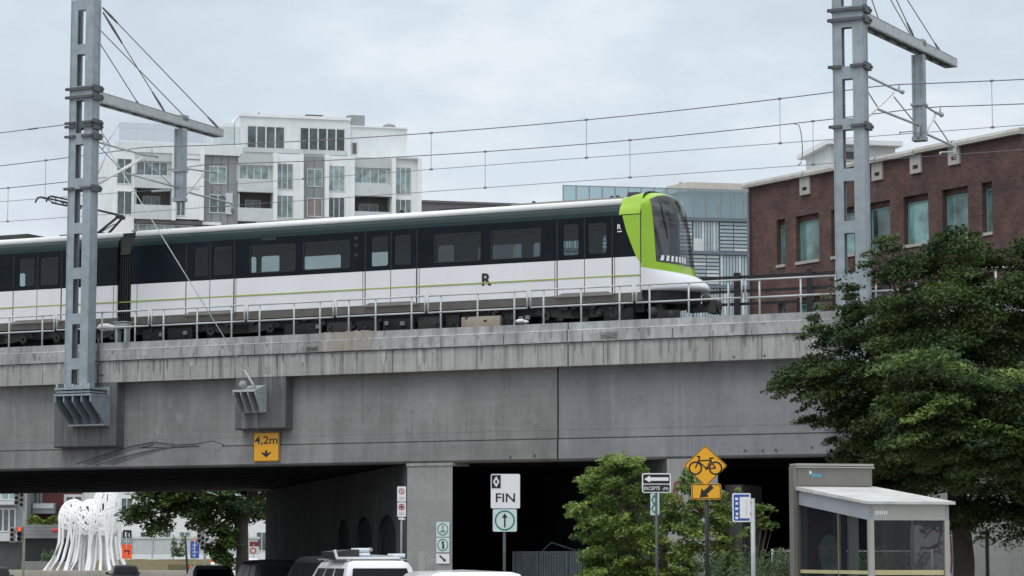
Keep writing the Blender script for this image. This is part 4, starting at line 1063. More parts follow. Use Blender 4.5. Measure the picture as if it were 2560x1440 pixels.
for i, (a, b, h0, h1) in enumerate(allr):
    w = b - a; f = .07
    m = MB(); m.panel(rect4(a, b, h0, h1 - .22), [rect4(a + f, b - f, h0 + f, h1 - .22 - f)], D + .24, D + .34); o = m.build('window', K_FRAME, bK)
    MB().box(a + f, b - f, D + .28, D + .30, h0 + f, h1 - .22 - f).build('pane', K_GLASS, o)
    MB().box(a, b, D + .2, D + .39, h1 - .22, h1 - .003).build('lintel', BRICK, o)
    MB().box(a - .02, b + .02, D - .06, D + .24, h0 - .1, h0 + .02).build('sill', STONE, o)
# the coping in blocks, with drain spouts
sc_x = [2015, 2196, 2292, 2388]; cut = [uL_ - .25] + [FK.D(x, 430, D)[0] for x in sc_x] + [uR_ + .1]
for i, (a, b) in enumerate(zip(cut, cut[1:])):
    m = MB(); dz = random.uniform(-.02, .02)
    m.prism_u([(D - .22, hT + dz), (D - .22, hT + .12 + dz), (D - .12, hC + dz), (D + .5, hC + .03 + dz), (D + .5, hT + dz)], a + .04, b - .04); m.build('coping', STONE, bK)
for x, y in zip(sc_x, (462, 425, 407, 385)):
    u = FK.D(x, y, D)[0]; h = FK.D(x, y, D)[1]
    m = MB(); m.panel(rect4(u - .32, u + .32, h - .42, h + .36), [rect4(u - .16, u + .16, h - .25, h - .1)], D - .09, D + .02); m.prism_u([(D - .09, h + .36), (D - .2, hT - .02), (D, hT - .02), (D, h + .36)], u - .3, u + .3)
    s_ = m.build('drain_spout', STONE, bK); MB().box(u - .15, u + .15, D - .02, D - .003, h - .24, h - .11).build('spout_hole', BLACK, s_)
m = MB(); m.tube((uL_ + .12, D - .1, hT - .2), (uL_ + .12, D - .1, GZ), .06); m.build('drain_pipe', GALVD, bK)
# roof house
D3 = FG.Dat(2160, 118)
u0, u1, h0, h1 = FG.rect(2078, 366, 2238, 420, D3)
t = thing('roof_house', 'cream rooftop penthouse with flat overhanging roof above the brick building', 'roof house', FG, ((u0 + u1) / 2, D3, h0 - 3.2))
MB().box(u0, u1, D3, D3 + 4, h0 - 3.2, h1).build('wall', A_CREAM, t)
a, b, c, d = FG.rect(2066, 355, 2254, 366, D3 - .3); MB().box(a, b, D3 - .5, D3 + 4.5, h1, h1 + .22).build('roof', A_WHITE, t)
window_m(t, D3, u0 + .6, u0 + 1.3, h1 - .75, h1 - .2, 1, A_BEIGE, A_DARK)
# ================================================================== PLANTS
def leaf_mesh(name, pos, nrm, size, tint, mat, parent, fold=.25, asp=.5):
    """many small kite-shaped leaves as one mesh; pos is in world space"""
    N = len(pos); fr, base = reg[parent.name]
    d = rng.normal(size=(N, 3)); d -= (d * nrm).sum(1)[:, None] * nrm; d /= np.linalg.norm(d, axis=1)[:, None] + 1e-9
    d[:, 2] -= .25; d /= np.linalg.norm(d, axis=1)[:, None]
    s = np.cross(nrm, d); s /= np.linalg.norm(s, axis=1)[:, None] + 1e-9
    L = (size * rng.uniform(.6, 1.25, N))[:, None]
    v = np.empty((N, 4, 3)); up = nrm * L * fold * .5
    v[:, 0] = pos - d * L * .5; v[:, 1] = pos + s * L * asp * .5 + up * .6; v[:, 2] = pos + d * L * .5 - up * .3; v[:, 3] = pos - s * L * asp * .5 + up * .6
    bw = np.array(fr.world(base)); v -= bw
    c, sn = math.cos(-fr.a), math.sin(-fr.a)
    x = v[..., 0] * c - v[..., 1] * sn; y = v[..., 0] * sn + v[..., 1] * c; v[..., 0] = x; v[..., 1] = y
    me = bpy.data.meshes.new(name)
    me.vertices.add(N * 4); me.vertices.foreach_set('co', v.reshape(-1).astype(np.float32))
    me.loops.add(N * 4); me.loops.foreach_set('vertex_index', np.arange(N * 4, dtype=np.int32))
    me.polygons.add(N); me.polygons.foreach_set('loop_start', np.arange(0, N * 4, 4, dtype=np.int32)); me.polygons.foreach_set('loop_total', np.full(N, 4, dtype=np.int32))
    me.update(calc_edges=True); me.validate()
    at = me.attributes.new('tint', 'FLOAT', 'FACE'); at.data.foreach_set('value', np.clip(tint, 0, 1).astype(np.float32))
    me.materials.append(mat)
    o = bpy.data.objects.new(name, me); col.objects.link(o); o.parent = parent; reg[o.name] = (fr, base)
    return o

def inpoly(x, y, P):
    c = False; j = len(P) - 1
    for i in range(len(P)):
        if (P[i][1] > y) != (P[j][1] > y) and x < (P[j][0] - P[i][0]) * (y - P[i][1]) / (P[j][1] - P[i][1]) + P[i][0]: c = not c
        j = i
    return c

def at(x, y, Y):
    d = ray(x, y); t = Y / d[1]; return np.array((d[0] * t, Y, EYE + d[2] * t))

def clumps(P, Y, depth, n, r, seed, inset=0):
    """clump centres that fill an outline with a rounded depth"""
    rg = random.Random(seed); out = []
    x0, x1 = min(p[0] for p in P), max(p[0] for p in P); y0, y1 = min(p[1] for p in P), max(p[1] for p in P)
    while len(out) < n:
        x, y = rg.uniform(x0, x1), rg.uniform(y0, y1)
        if not inpoly(x, y, P): continue
        if inset and not all(inpoly(x + math.cos(a) * inset, y + math.sin(a) * inset * .7, P) for a in np.linspace(0, 6.28, 9)[:-1]): continue
        k = 0
        for rad in (.08, .16, .26, .38):
            if all(inpoly(x + math.cos(a) * rad * (x1 - x0), y + math.sin(a) * rad * (y1 - y0), P) for a in np.linspace(0, 6.28, 9)[:-1]): k += 1
        dd = depth * math.sqrt(.12 + k / 4.6)
        q = rg.uniform(-1, 1); q = math.copysign(abs(q) ** .6, q)
        out.append((at(x, y, Y + dd * q), r * rg.uniform(.65, 1.25), q))
    return out

def edge_sprays(P, Y, n, r, seed):
    """small clumps on and just outside the outline, so that it ends in single sprays"""
    rg = random.Random(seed); out = []; cx = sum(p[0] for p in P) / len(P); cy = sum(p[1] for p in P) / len(P)
    L = [math.hypot(P[i][0] - P[i - 1][0], P[i][1] - P[i - 1][1]) for i in range(len(P))]
    for _ in range(n):
        i = rg.choices(range(len(P)), L)[0]; f = rg.random(); x = P[i - 1][0] + (P[i][0] - P[i - 1][0]) * f; y = P[i - 1][1] + (P[i][1] - P[i - 1][1]) * f
        k = rg.uniform(-.06, .035); out.append((at(x + (x - cx) * k, y + (y - cy) * k, Y + rg.uniform(-.8, .8)), r * rg.uniform(.6, 1.4), 0))
    return out

def foliage(cl, per, size, flat, mat, parent, name, base_t, spread_t, up=1.1, seed=1, asp=.5, droop=.25):
    pos = []; nr = []; ti = []
    rg = np.random.default_rng(seed)
    cen = np.mean([c[0] for c in cl], axis=0)
    for c, r, q in cl:
        n = int(per * (r ** 2) * rg.uniform(.8, 1.2)) + 6
        g = rg.normal(size=(n, 3)); g /= np.linalg.norm(g, axis=1)[:, None]; g *= (rg.uniform(0, 1, n) ** .45)[:, None] * r
        outw = c[:2] - cen[:2]; outw = outw / (np.linalg.norm(outw) + 1e-6)
        g[:, 2] *= flat
        g[:, 2] -= droop * (g[:, :2] @ outw)
        g[:, 2] += rg.normal(0, .04, n) * r
        p = c + g
        nn = rg.normal(size=(n, 3)) * .75; nn[:, 2] = np.abs(nn[:, 2]) + up; nn[:, :2] += g[:, :2] / r * .5; nn /= np.linalg.norm(nn, axis=1)[:, None]
        t = base_t + rg.normal(0, spread_t) + rg.normal(0, .13, n)
        pos.append(p); nr.append(nn); ti.append(t)
    pos = np.concatenate(pos); nr = np.concatenate(nr); ti = np.concatenate(ti)
    return leaf_mesh(name, pos, nr, size, ti, mat, parent, asp=asp)

def limbs(T, root, fork, cl, k, r0, seed, name='limb', mat=None, rtip=.012):
    """tapered limbs from the fork to chosen clumps"""
    rg = random.Random(seed); m = MB(); fr, base = reg[T.name]
    for c, r, q in rg.sample(cl, min(k, len(cl))):
        a = Vector(fork); b = Vector(c)
        L = (b - a).length; mid = a.lerp(b, .5) + Vector((rg.uniform(-.1, .1) * L, rg.uniform(-.1, .1) * L, .10 * L)); q1 = a.lerp(mid, .5) + Vector((0, 0, .04 * L)); q2 = mid.lerp(b, .55) + Vector((0, 0, .03 * L))
        pts = [fr.local(p) for p in (a, q1, mid, q2, b)]; rr = r0 * rg.uniform(.35, .7)
        m.path(pts, [rr, rr * .8, rr * .6, rr * .35, rtip], 6)
    return m.build(name, mat or BARK, T)

def trunk(T, pts, rad, mat=None, name='trunk'):
    fr, base = reg[T.name]; return MB().path([fr.local(p) for p in pts], rad, 10).build(name, mat or BARK, T)

# ---- the large dark tree on the right, in front of the viaduct
Y1 = 60
Pdark = [(1925, 962), (1962, 915), (2008, 900), (1998, 845), (2042, 815), (2025, 790), (2062, 765), (2130, 768), (2120, 720), (2180, 700), (2170, 640), (2210, 600), (2250, 612), (2320, 628), (2345, 600), (2390, 578), (2470, 586), (2500, 630), (2540, 620), (2640, 560), (2780, 640), (2830, 850), (2800, 1100), (2700, 1300), (2560, 1330), (2480, 1300), (2390, 1310), (2260, 1290), (2200, 1240), (2130, 1200), (2080, 1120), (2075, 1060), (2010, 1045), (2000, 990), (1960, 985)]
b0 = at(2405, 1440, Y1); b0[2] = GZ
T = thing('broadleaf_tree', 'large dark green spreading tree in front of the brick building and viaduct end', 'tree', FW, tuple(b0))
cl = clumps(Pdark, Y1, 2.8, 560, .54, 11, 30) + edge_sprays(Pdark, Y1, 190, .24, 77)
foliage(cl, 1150, .12, .36, L_DEEP, T, 'crown', .46, .2, seed=5, up=.9)
fk = at(2395, 1270, Y1)
trunk(T, [tuple(b0), tuple(at(2410, 1400, Y1)), tuple(at(2404, 1330, Y1)), tuple(fk), tuple(at(2385, 1120, Y1)), tuple(at(2360, 930, Y1))], [.27, .25, .23, .25, .16, .09])
limbs(T, b0, fk + np.array((0, 0, .4)), cl, 26, .10, 4); limbs(T, b0, at(2370, 1000, Y1), cl, 18, .06, 9, 'branch')
# ---- the brighter tree that overlaps it lower down
Y2 = 54
Pl = [(2195, 905), (2260, 880), (2330, 872), (2400, 905), (2460, 935), (2520, 900), (2600, 880), (2720, 960), (2800, 1150), (2720, 1260), (2560, 1220), (2470, 1190), (2400, 1230), (2330, 1180), (2250, 1150), (2205, 1105), (2220, 1060), (2205, 1000), (2235, 960)]
b1 = at(2640, 1440, Y2); b1[2] = GZ
T2 = thing('broadleaf_tree', 'lighter green tree at the right edge with layered yellow green sprays above the bus shelter', 'tree', FW, tuple(b1))
cl2 = clumps(Pl, Y2, 2.0, 220, .48, 21, 30) + edge_sprays(Pl, Y2, 60, .22, 78)
foliage(cl2, 1100, .118, .30, L_DEEP, T2, 'crown', .50, .24, seed=6, up=1.0)
tops = [(at(x, y, Y2 - 1.6), .5, -1) for x, y in ((2225, 915), (2265, 895), (2310, 888), (2350, 895), (2390, 918), (2430, 945), (2480, 960), (2300, 1040), (2350, 1010), (2390, 1005), (2440, 1060), (2530, 1080), (2270, 1100), (2545, 640 + 300))]
foliage(tops, 560, .13, .25, L_FRESH, T2, 'new_growth', .34, .18, seed=8, up=1.6)
fk2 = at(2620, 1200, Y2); trunk(T2, [tuple(b1), tuple(at(2632, 1330, Y2)), tuple(fk2), tuple(at(2560, 1060, Y2))], [.26, .22, .18, .08]); limbs(T2, b1, fk2, cl2, 40, .13, 5)
# sprig of light leaves high on the dark tree and a few hanging low twigs
hang = [(at(x, y, Y1 - 1), .33, -1) for x, y in ((2455, 1330), (2480, 1350), (2510, 1330), (2540, 1345), (2430, 1300), (2490, 1310), (2560, 1300), (2330, 1305), (2365, 1318), (2300, 1290), (2445, 1345), (2520, 1360), (2555, 1350), (2470, 1325), (2535, 1320), (2100, 700), (2080, 735), (2140, 665))]
foliage(hang, 420, .12, .6, L_DEEP, T, 'leaves', .35, .1, seed=14, droop=.5)

# ---- the young bushy tree under the viaduct
Y3 = 62
Pb = [(1420, 1275), (1432, 1262), (1470, 1262), (1448, 1200), (1452, 1172), (1498, 1176), (1512, 1148), (1545, 1138), (1572, 1150), (1590, 1145), (1606, 1165), (1600, 1215), (1640, 1190), (1648, 1232), (1690, 1250), (1720, 1160), (1735, 1190), (1740, 1260), (1790, 1240), (1840, 1225), (1845, 1300), (1818, 1330), (1850, 1420), (1860, 1520), (1420, 1520), (1440, 1425), (1428, 1398), (1462, 1375), (1440, 1345), (1462, 1320)]
b2 = at(1600, 1440, Y3); b2[2] = GZ
T3 = thing('young_tree', 'bushy bright green young tree growing behind the one way sign under the viaduct', 'tree', FW, tuple(b2))
cl3 = clumps(Pb, Y3, 1.3, 265, .26, 31, 14) + edge_sprays(Pb, Y3, 120, .16, 79)
foliage(cl3, 1250, .125, .55, L_FRESH, T3, 'crown', .52, .22, seed=7, up=1.0, asp=.55)
tips = [(at(x, y, Y3 - 1.2), .28, -1) for x, y in ((1450, 1266), (1500, 1300), (1530, 1310), (1560, 1330), (1480, 1380), (1600, 1320), (1620, 1380), (1660, 1350), (1700, 1320), (1720, 1400), (1560, 1400), (1500, 1430), (1640, 1430), (1470, 1195), (1540, 1150), (1590, 1155), (1700, 1425), (1810, 1300), (1805, 1345), (1740, 1340))]
foliage(tips, 1100, .12, .45, L_FRESH, T3, 'new_growth', .78, .14, seed=9, up=1.3, asp=.55)
m = MB(); rg = random.Random(2)
for c, r, q in rg.sample(cl3, 40):
    a = Vector((b2[0] + rg.uniform(-.5, .5), b2[1] + rg.uniform(-.3, .3), GZ)); b = Vector(c); mid = a.lerp(b, .5) + Vector((rg.uniform(-.1, .1), 0, .2)); m.path([a, mid, b], [.03, .02, .006], 5)
m.build('stem', BARKL, T3)
# leafy shoots right of the bus stop pole
sh = [(at(x, y, 61), .2, 0) for x, y in ((1893, 1272), (1910, 1268), (1928, 1272), (1898, 1305), (1915, 1318), (1932, 1312), (1872, 1325), (1860, 1340), (1905, 1290))]
b4 = at(1895, 1440, 61); b4[2] = GZ
T4 = thing('leafy_shoot', 'thin shoots with light green leaves poking out right of the bus stop pole', 'plant', FW, tuple(b4))
foliage(sh, 700, .13, .5, L_FRESH, T4, 'leaves', .5, .15, seed=4, asp=.55)
m = MB()
for c, r, q in sh: m.path([tuple(b4), tuple((b4 + c) / 2 + np.array((-.1, 0, .3))), tuple(c)], [.02, .014, .005], 5)
m.build('stem', BARKL, T4)
# grey green shrubs behind the bus stop and behind the shelter
def shrub(x, w, ytop, Y, lab, seed, mat=L_GREY, size=.10):
    b = at(x, 1440, Y); b[2] = GZ; t = thing('shrub', lab, 'shrub', FW, tuple(b)); rg = np.random.default_rng(seed)
    H = at(x, ytop, Y)[2] - GZ; W = w * Y / 6335; N = 3000
    st = rg.integers(0, 42, N); f = rg.uniform(0.05, 1, N) ** .8; sx = rg.uniform(-.5, .5, 42) * W; sy = rg.uniform(-.5, .5, 42) * W * .7; sh_ = rg.uniform(.7, 1.05, 42) * H; ln = rg.normal(0, .12, 42) * H
    pos = np.stack([b[0] + sx[st] + ln[st] * f + rg.normal(0, .07, N), b[1] + sy[st] + rg.normal(0, .07, N), GZ + sh_[st] * f], 1)
    nn = rg.normal(size=(N, 3)); nn /= np.linalg.norm(nn, axis=1)[:, None]
    leaf_mesh('leaves', pos, nn, size, .45 + rg.normal(0, .2, N) + (f - .5) * .2, mat, t, asp=.35)
    m = MB()
    for k in range(42): m.path([(b[0] + sx[k], b[1] + sy[k], GZ), (b[0] + sx[k] + ln[k], b[1] + sy[k], GZ + sh_[k])], [.012, .004], 4)
    m.build('stem', L_GREY, t)
shrub(1905, 110, 1372, 60, 'feathery grey green shrub between the bus stop pole and the bus shelter', 3)
shrub(1965, 90, 1385, 63, 'feathery grey green shrub close against the left side of the bus shelter', 4)
shrub(2235, 130, 1372, 60, 'grey green shrub seen through the glass end of the bus shelter', 5)
shrub(1800, 120, 1385, 59, 'feathery grey green shrub right of the black sign pole', 12)
shrub(1942, 100, 1378, 58.5, 'taller feathery shrub touching the shelter pillar', 13)
shrub(1855, 60, 1400, 62, 'low grey green shrub at the foot of the bright green young tree', 6)
shrub(2140, 90, 1400, 64, 'grey green shrub seen through the long glass side of the shelter', 8)

# ================================================================== SIGNS
def flat(t, name, mat, f): m = MB(); f(m); return m.build(name, mat, t)
def plate(t, x0, y0, x1, y1, Y, mat, rad=.03, name='sign_plate', fr=FW, D=None, back=.004):
    D = D or Y; u0, u1, h0, h1 = fr.rect(x0, y0, x1, y1, D)
    MB().prism(rrect(u0, u1, h0, h1, rad), D - .004, D + back).build(name, mat, t); return u0, u1, h0, h1
def bike(m, c, s, a, b):
    """a bicycle pictogram, wheels 1 unit apart, centre c, scale s"""
    q = lambda x, y: (c[0] + x * s, c[1] + y * s)
    for x in (-.5, .5): m.ring(q(x, 0), .26 * s, .34 * s, a, b, seg=22)
    L = [((-.5, 0), (-.28, .52)), ((-.36, .36), (.26, .40)), ((-.34, .32), (.06, -.02)), ((.06, -.02), (.30, .46)), ((.06, -.02), (.5, 0)), ((.5, 0), (.26, .36)), ((-.28, .52), (-.36, .58)), ((-.42, .6), (-.26, .56)), ((.18, .5), (.42, .5)), ((0, -.08), (.12, .04))]
    for p, r in L: m.bar(q(*p), q(*r), .065 * s, a - .0005, b)
def arrow(m, p, q, w, hw, hl, a, b):
    dx, dy = q[0] - p[0], q[1] - p[1]; L = math.hypot(dx, dy); ux, uy = dx / L, dy / L; e = (q[0] - ux * hl, q[1] - uy * hl)
    V = lambda o, k: (o[0] - uy * k, o[1] + ux * k)
    m.prism([V(p, w / 2), V(e, w / 2), V(e, hw / 2), q, V(e, -hw / 2), V(e, -w / 2), V(p, -w / 2)], a, b)
def pole(t, x, ytop, Y, r, mat, fr=FW, off=.04):
    u, h = fr.D(x, ytop, Y); MB().tube((u, Y + off, GZ), (u, Y + off, h), r).build('pole', mat, t)
def sbase(x, Y): u = FW.D(x, 1400, Y)[0]; return (u, Y, GZ)

Y = 52
t = thing('lane_end_sign', 'white FIN sign with diamond badge above a green ringed up arrow', 'road sign', FW, sbase(1261, Y))
u0, u1, h0, h1 = plate(t, 1227, 1185, 1300, 1271, Y, SIGN_W)
w, h = u1 - u0, h1 - h0; a, b = Y - .008, Y - .004
flat(t, 'black_panel', SIGN_K, lambda m: m.box(u0 + .03 * w, u0 + .34 * w, a, b, h0 + .585 * h, h0 + .97 * h))
cx, cy = u0 + .185 * w, h0 + .775 * h
flat(t, 'diamond', SIGN_W, lambda m: m.panel([(cx - .11 * w, cy), (cx, cy - .16 * h), (cx + .11 * w, cy), (cx, cy + .16 * h)], [[(cx - .05 * w, cy), (cx, cy - .07 * h), (cx + .05 * w, cy), (cx, cy + .07 * h)]], a - .004, a))
flat(t, 'lettering', SIGN_K, lambda m: m.text('FIN', u0 + .17 * w, h0 + .18 * h, .26 * h, a, b, .66 * w, .012))
u0, u1, h0, h1 = plate(t, 1232, 1273, 1292, 1329, Y, SIGN_P)
c = ((u0 + u1) / 2, (h0 + h1) / 2); rr_ = (u1 - u0) / 2
flat(t, 'ring', SIGN_G, lambda m: m.ring(c, .72 * rr_, .84 * rr_, a, b, seg=40))
flat(t, 'arrow', SIGN_K, lambda m: arrow(m, (c[0], c[1] - .58 * rr_), (c[0], c[1] + .6 * rr_), .13 * rr_, .48 * rr_, .38 * rr_, a, b))
pole(t, 1261, 1190, Y, .03, GALVD)

Y = 55
t = thing('one_way_sign', 'white arrow on black sign over a bicycle exception plaque before the young tree', 'road sign', FW, sbase(1641, Y))
u0, u1, h0, h1 = plate(t, 1605, 1183, 1677, 1232, Y, SIGN_W, .04); w, h = u1 - u0, h1 - h0; a, b = Y - .008, Y - .004
flat(t, 'black_panel', SIGN_K, lambda m: (m.prism(rrect(u0 + .04 * w, u1 - .04 * w, h0 + .47 * h, h1 - .06 * h, .02), a, b), m.prism(rrect(u0 + .04 * w, u1 - .04 * w, h0 + .05 * h, h0 + .42 * h, .02), a, b)))
flat(t, 'arrow', SIGN_W, lambda m: arrow(m, (u1 - .08 * w, h0 + .7 * h), (u0 + .08 * w, h0 + .7 * h), .17 * h, .36 * h, .2 * w, a - .004, a))
flat(t, 'lettering', SIGN_W, lambda m: (m.text('EXCEPTÉ', u0 + .07 * w, h0 + .14 * h, .22 * h, a - .004, a, .55 * w, .01), bike(m, (u0 + .82 * w, h0 + .19 * h), .13 * w, a - .004, a)))
pole(t, 1641, 1186, Y, .03, GALVD)
FT = Frame(-72); c0 = FT.local(at(1637, 1260, 55.2))
hA, hB = at(1637, 1288, 55.2)[2], at(1637, 1233, 55.2)[2]
MB().prism(rrect(c0[0] - .24, c0[0] + .24, hA, hB, .03), c0[1] - .01, c0[1] + .01, lambda p, q, s: FW.local(FT.world((p, s, q)))).build('side_plate', SIGN_P, t)
mm = MB(); mp = lambda p, q, s: FW.local(FT.world((p, s, q)))
for cz in (hA + (hB - hA) * .3, hA + (hB - hA) * .7): mm.panel([(c0[0] - .2, cz), (c0[0], cz - .11), (c0[0] + .2, cz), (c0[0], cz + .11)], [[(c0[0] - .13, cz), (c0[0], cz - .07), (c0[0] + .13, cz), (c0[0], cz + .07)]], c0[1] - .016, c0[1] - .010, mp)
mm.build('diamond', SIGN_G, t)

Y = 50
t = thing('bicycle_sign', 'yellow diamond bicycle warning sign above a yellow arrow plate on a black pole', 'road sign', FW, sbase(1766, Y))
u0, u1, h0, h1 = FW.rect(1711, 1115, 1816, 1214, Y); c = ((u0 + u1) / 2, (h0 + h1) / 2); R_ = (u1 - u0) / 2; Rv = (h1 - h0) / 2
dia = lambda k: [(c[0] + R_ * k * x - 0, c[1] + Rv * k * y) for x, y in ((-1, -.04), (-.96, -.09), (-.05, -1), (.05, -1), (.96, -.09), (1, -.04), (1, .04), (.96, .09), (.05, 1), (-.05, 1), (-.96, .09), (-1, .04))]
a, b = Y - .008, Y - .004
MB().prism(dia(1), Y - .004, Y + .004).build('sign_plate', SIGN_Y, t)
flat(t, 'border', SIGN_K, lambda m: m.panel(dia(.975), [dia(.935)], a, b))
flat(t, 'bicycle', SIGN_K, lambda m: bike(m, (c[0] + .0, c[1] - .12 * Rv), .40, a, b))
u0, u1, h0, h1 = plate(t, 1728, 1209, 1803, 1249, Y - .02, SIGN_Y, .05); w, h = u1 - u0, h1 - h0
flat(t, 'border', SIGN_K, lambda m: m.panel(rrect(u0 + .012, u1 - .012, h0 + .012, h1 - .012, .045), [rrect(u0 + .027, u1 - .027, h0 + .027, h1 - .027, .035)], a - .02, b - .02))
flat(t, 'arrow', SIGN_K, lambda m: arrow(m, (u0 + .70 * w, h0 + .84 * h), (u0 + .28 * w, h0 + .13 * h), .09, .22, .15, a - .02, b - .02))
pole(t, 1766, 1120, Y, .042, BLACK, off=.05)

Y = 55
t = thing('bus_stop_sign', 'blue and white bus stop panel on a grey pole left of the bus shelter', 'bus stop sign', FW, sbase(1880, Y))
u0, u1, h0, h1 = plate(t, 1831, 1233, 1877, 1305, Y, SIGN_W, .03); w, h = u1 - u0, h1 - h0; a, b = Y - .008, Y - .004
flat(t, 'blue_panel', SIGN_B, lambda m: m.prism(rrect(u0 + .07 * w, u1 - .07 * w, h0 + .045 * h, h1 - .045 * h, .02), a, b))
flat(t, 'route_mark', SIGN_W, lambda m: [m.box(u0 + (.15 + .03 * (i % 2)) * w, u0 + .31 * w, a - .003, a, h0 + k * h, h0 + (k + .085) * h) for i, k in enumerate((.10, .24, .42, .60, .76))])
flat(t, 'timetable', SIGN_W, lambda m: m.box(u0 + .40 * w, u1 - .05 * w, a - .004, a - .0005, h0 + .13 * h, h0 + .87 * h))
flat(t, 'small_print', A_BALC, lambda m: [m.box(u0 + .72 * w, u0 + .80 * w, a - .006, a - .004, h0 + (.2 + .06 * i) * h, h0 + (.235 + .06 * i) * h) for i in range(10)])
u, hh = FW.D(1882, 1246, Y); m = MB(); m.tube((u, Y + .03, GZ), (u, Y + .03, hh), .05); m.box(u - .09, u + .03, Y - .01, Y + .06, hh - .35, hh - .3); m.box(u - .09, u + .03, Y - .01, Y + .06, hh - .1, hh - .05); m.build('pole', GALVB, t)

# no-parking pair on the pole at the mouth of the underpass wall
Y = 73.0
t = thing('no_parking_sign', 'two small white no-parking plates stacked beside the underpass wall arches', 'road sign', FW, sbase(1004, Y))
for y0, y1, dot in ((1216, 1254, 0), (1256, 1292, 1)):
    u0, u1, h0, h1 = plate(t, 993, y0, 1015, y1, Y, SIGN_W, .02); w, h = u1 - u0, h1 - h0; c = ((u0 + u1) / 2, h0 + .68 * h)
    flat(t, 'red_ring', SIGN_R, lambda m: (m.ring(c, .24 * w, .33 * w, Y - .008, Y - .004), m.bar((c[0] - .2 * w, c[1] + .2 * w), (c[0] + .2 * w, c[1] - .2 * w), .05 * w, Y - .008, Y - .004)) if not dot else m.ring(c, .24 * w, .36 * w, Y - .008, Y - .004))
    flat(t, 'black_mark', SIGN_K, lambda m: m.ring(c, 0, .17 * w, Y - .0075, Y - .004, seg=12) if dot else m.bar((c[0], c[1] - .15 * w), (c[0], c[1] + .15 * w), .06 * w, Y - .0075, Y - .004))
    flat(t, 'small_print', A_BEIGE, lambda m: [m.box(u0 + .22 * w, u1 - .2 * w, Y - .008, Y - .004, h0 + k * h, h0 + (k + .05) * h) for k in (.14, .24)])
u0, u1, h0, h1 = FW.rect(996, 1293, 1014, 1301, Y); flat(t, 'tag_plate', SIGN_W, lambda m: arrow(m, (u0, h1 - .04), (u1, h0 + .04), .06, .1, .1, Y - .004, Y + .004))
pole(t, 1004, 1225, Y, .03, GALV)

# three small plates screwed to the pier
DPf = 66.34
def pier_plate(y0, y1, name, lab, mat, f):
    u0, u1, h0, h1 = FB.rect(1091, y0, 1124, y1, DPf)
    t = thing(name, lab, 'sign', FB, ((u0 + u1) / 2, DPf, h0)); MB().prism(rrect(u0, u1, h0, h1, .02), DPf - .012, DPf).build('sign_plate', mat, t)
    f(t, u0, u1, h0, h1, ((u0 + u1) / 2, (h0 + h1) / 2), (u1 - u0) / 2); return t
a, b = DPf - .016, DPf - .012
def f1(t, u0, u1, h0, h1, c, r):
    flat(t, 'ring', SIGN_G, lambda m: m.ring(c, .70 * r, .82 * r, a, b, seg=34))
    flat(t, 'pictogram', SIGN_K, lambda m: (m.ring((c[0], c[1] + .45 * r), 0, .09 * r, a, b, seg=10), m.bar((c[0], c[1] + .36 * r), (c[0], c[1] + .05 * r), .13 * r, a, b), bike(m, (c[0], c[1] - .33 * r), .5 * r, a, b)))
def f2(t, u0, u1, h0, h1, c, r):
    flat(t, 'ring', SIGN_G, lambda m: m.ring(c, .70 * r, .82 * r, a, b, seg=34))
    flat(t, 'arrow', SIGN_K, lambda m: (arrow(m, (c[0], c[1] - .55 * r), (c[0], c[1] + .62 * r), .16 * r, .5 * r, .4 * r, a, b), m.bar((c[0] + .16 * r, c[1] - .5 * r), (c[0] + .16 * r, c[1] + .1 * r), .12 * r, a, b)))
def f3(t, u0, u1, h0, h1, c, r): flat(t, 'arrow', SIGN_K, lambda m: arrow(m, (c[0] - .5 * r, c[1] + .42 * r), (c[0] + .5 * r, c[1] - .42 * r), .22 * r, .5 * r, .42 * r, a, b))
pier_plate(1305, 1342, 'path_sign', 'pale green plate with person and bicycle, topmost of three on the pier', SIGN_P, f1)
pier_plate(1344, 1381, 'path_sign', 'pale green plate with ringed up arrow, middle of three on the pier', SIGN_P, f2)
pier_plate(1384, 1409, 'path_sign', 'white plate with a diagonal black arrow, lowest of three on the pier', SIGN_W, f3)

# ================================================================== BUS SHELTER
pn = at(2172, 1258, 45.0); NL = FS.local(pn); us, ns = NL[0], NL[1]; WS = 1.52; LS = 3.86
hN = pn[2]; hF = hN + .36
sl = (hF - hN) / LS
bs = thing('bus_shelter', 'glass and aluminium bus shelter with sloping roof and a sign box at its far end', 'bus shelter', FS, (us + WS / 2, ns + LS / 2, GZ))
m = MB(); m.prism([(ns - .12, hN - .02), (ns + LS, hF - .02), (ns + LS, hF + .05), (ns - .12, hN + .03)], us - .06, us + WS + .08, lambda p, q, t: (t, p, q)); m.build('roof', ROOFA, bs)
FH = .27
for name, u in (('side_beam', us), ('side_beam', us + WS - .08)):  # grey painted beams
    m = MB(); m.prism([(ns, hN - .03 - FH), (ns + LS, hF - .03 - FH), (ns + LS, hF - .021), (ns, hN - .021)], u, u + .08, lambda p, q, t: (t, p, q)); m.build(name, paint('grey shelter beam', (.29, .305, .335), .5), bs)
MB().box(us + .08, us + WS - .08, ns, ns + .08, hN - .03 - FH, hN - .025).build('front_beam', ALU, bs)
for u in (us, us + WS - .09):
    MB().box(u, u + .09, ns - .01, ns + .09, GZ, hN - .3).build('post', ALU, bs); MB().box(u, u + .09, ns + LS - .1, ns + LS, GZ, hF - .3).build('post', ALUD, bs)
for u in (us + .03, us + WS - .05):
    m = MB(); m.prism([(ns + .1, GZ + .2), (ns + LS - .1, GZ + .2), (ns + LS - .1, hF - .32), (ns + .1, hN - .3)], u, u + .012, lambda p, q, t: (t, p, q)); m.build('side_glass', BGLASS, bs)
MB().box(us + .1, us + WS - .1, ns + .03, ns + .042, GZ + .2, hN - .3).build('end_glass', BGLASS, bs)
hy = 1.36
m = MB()
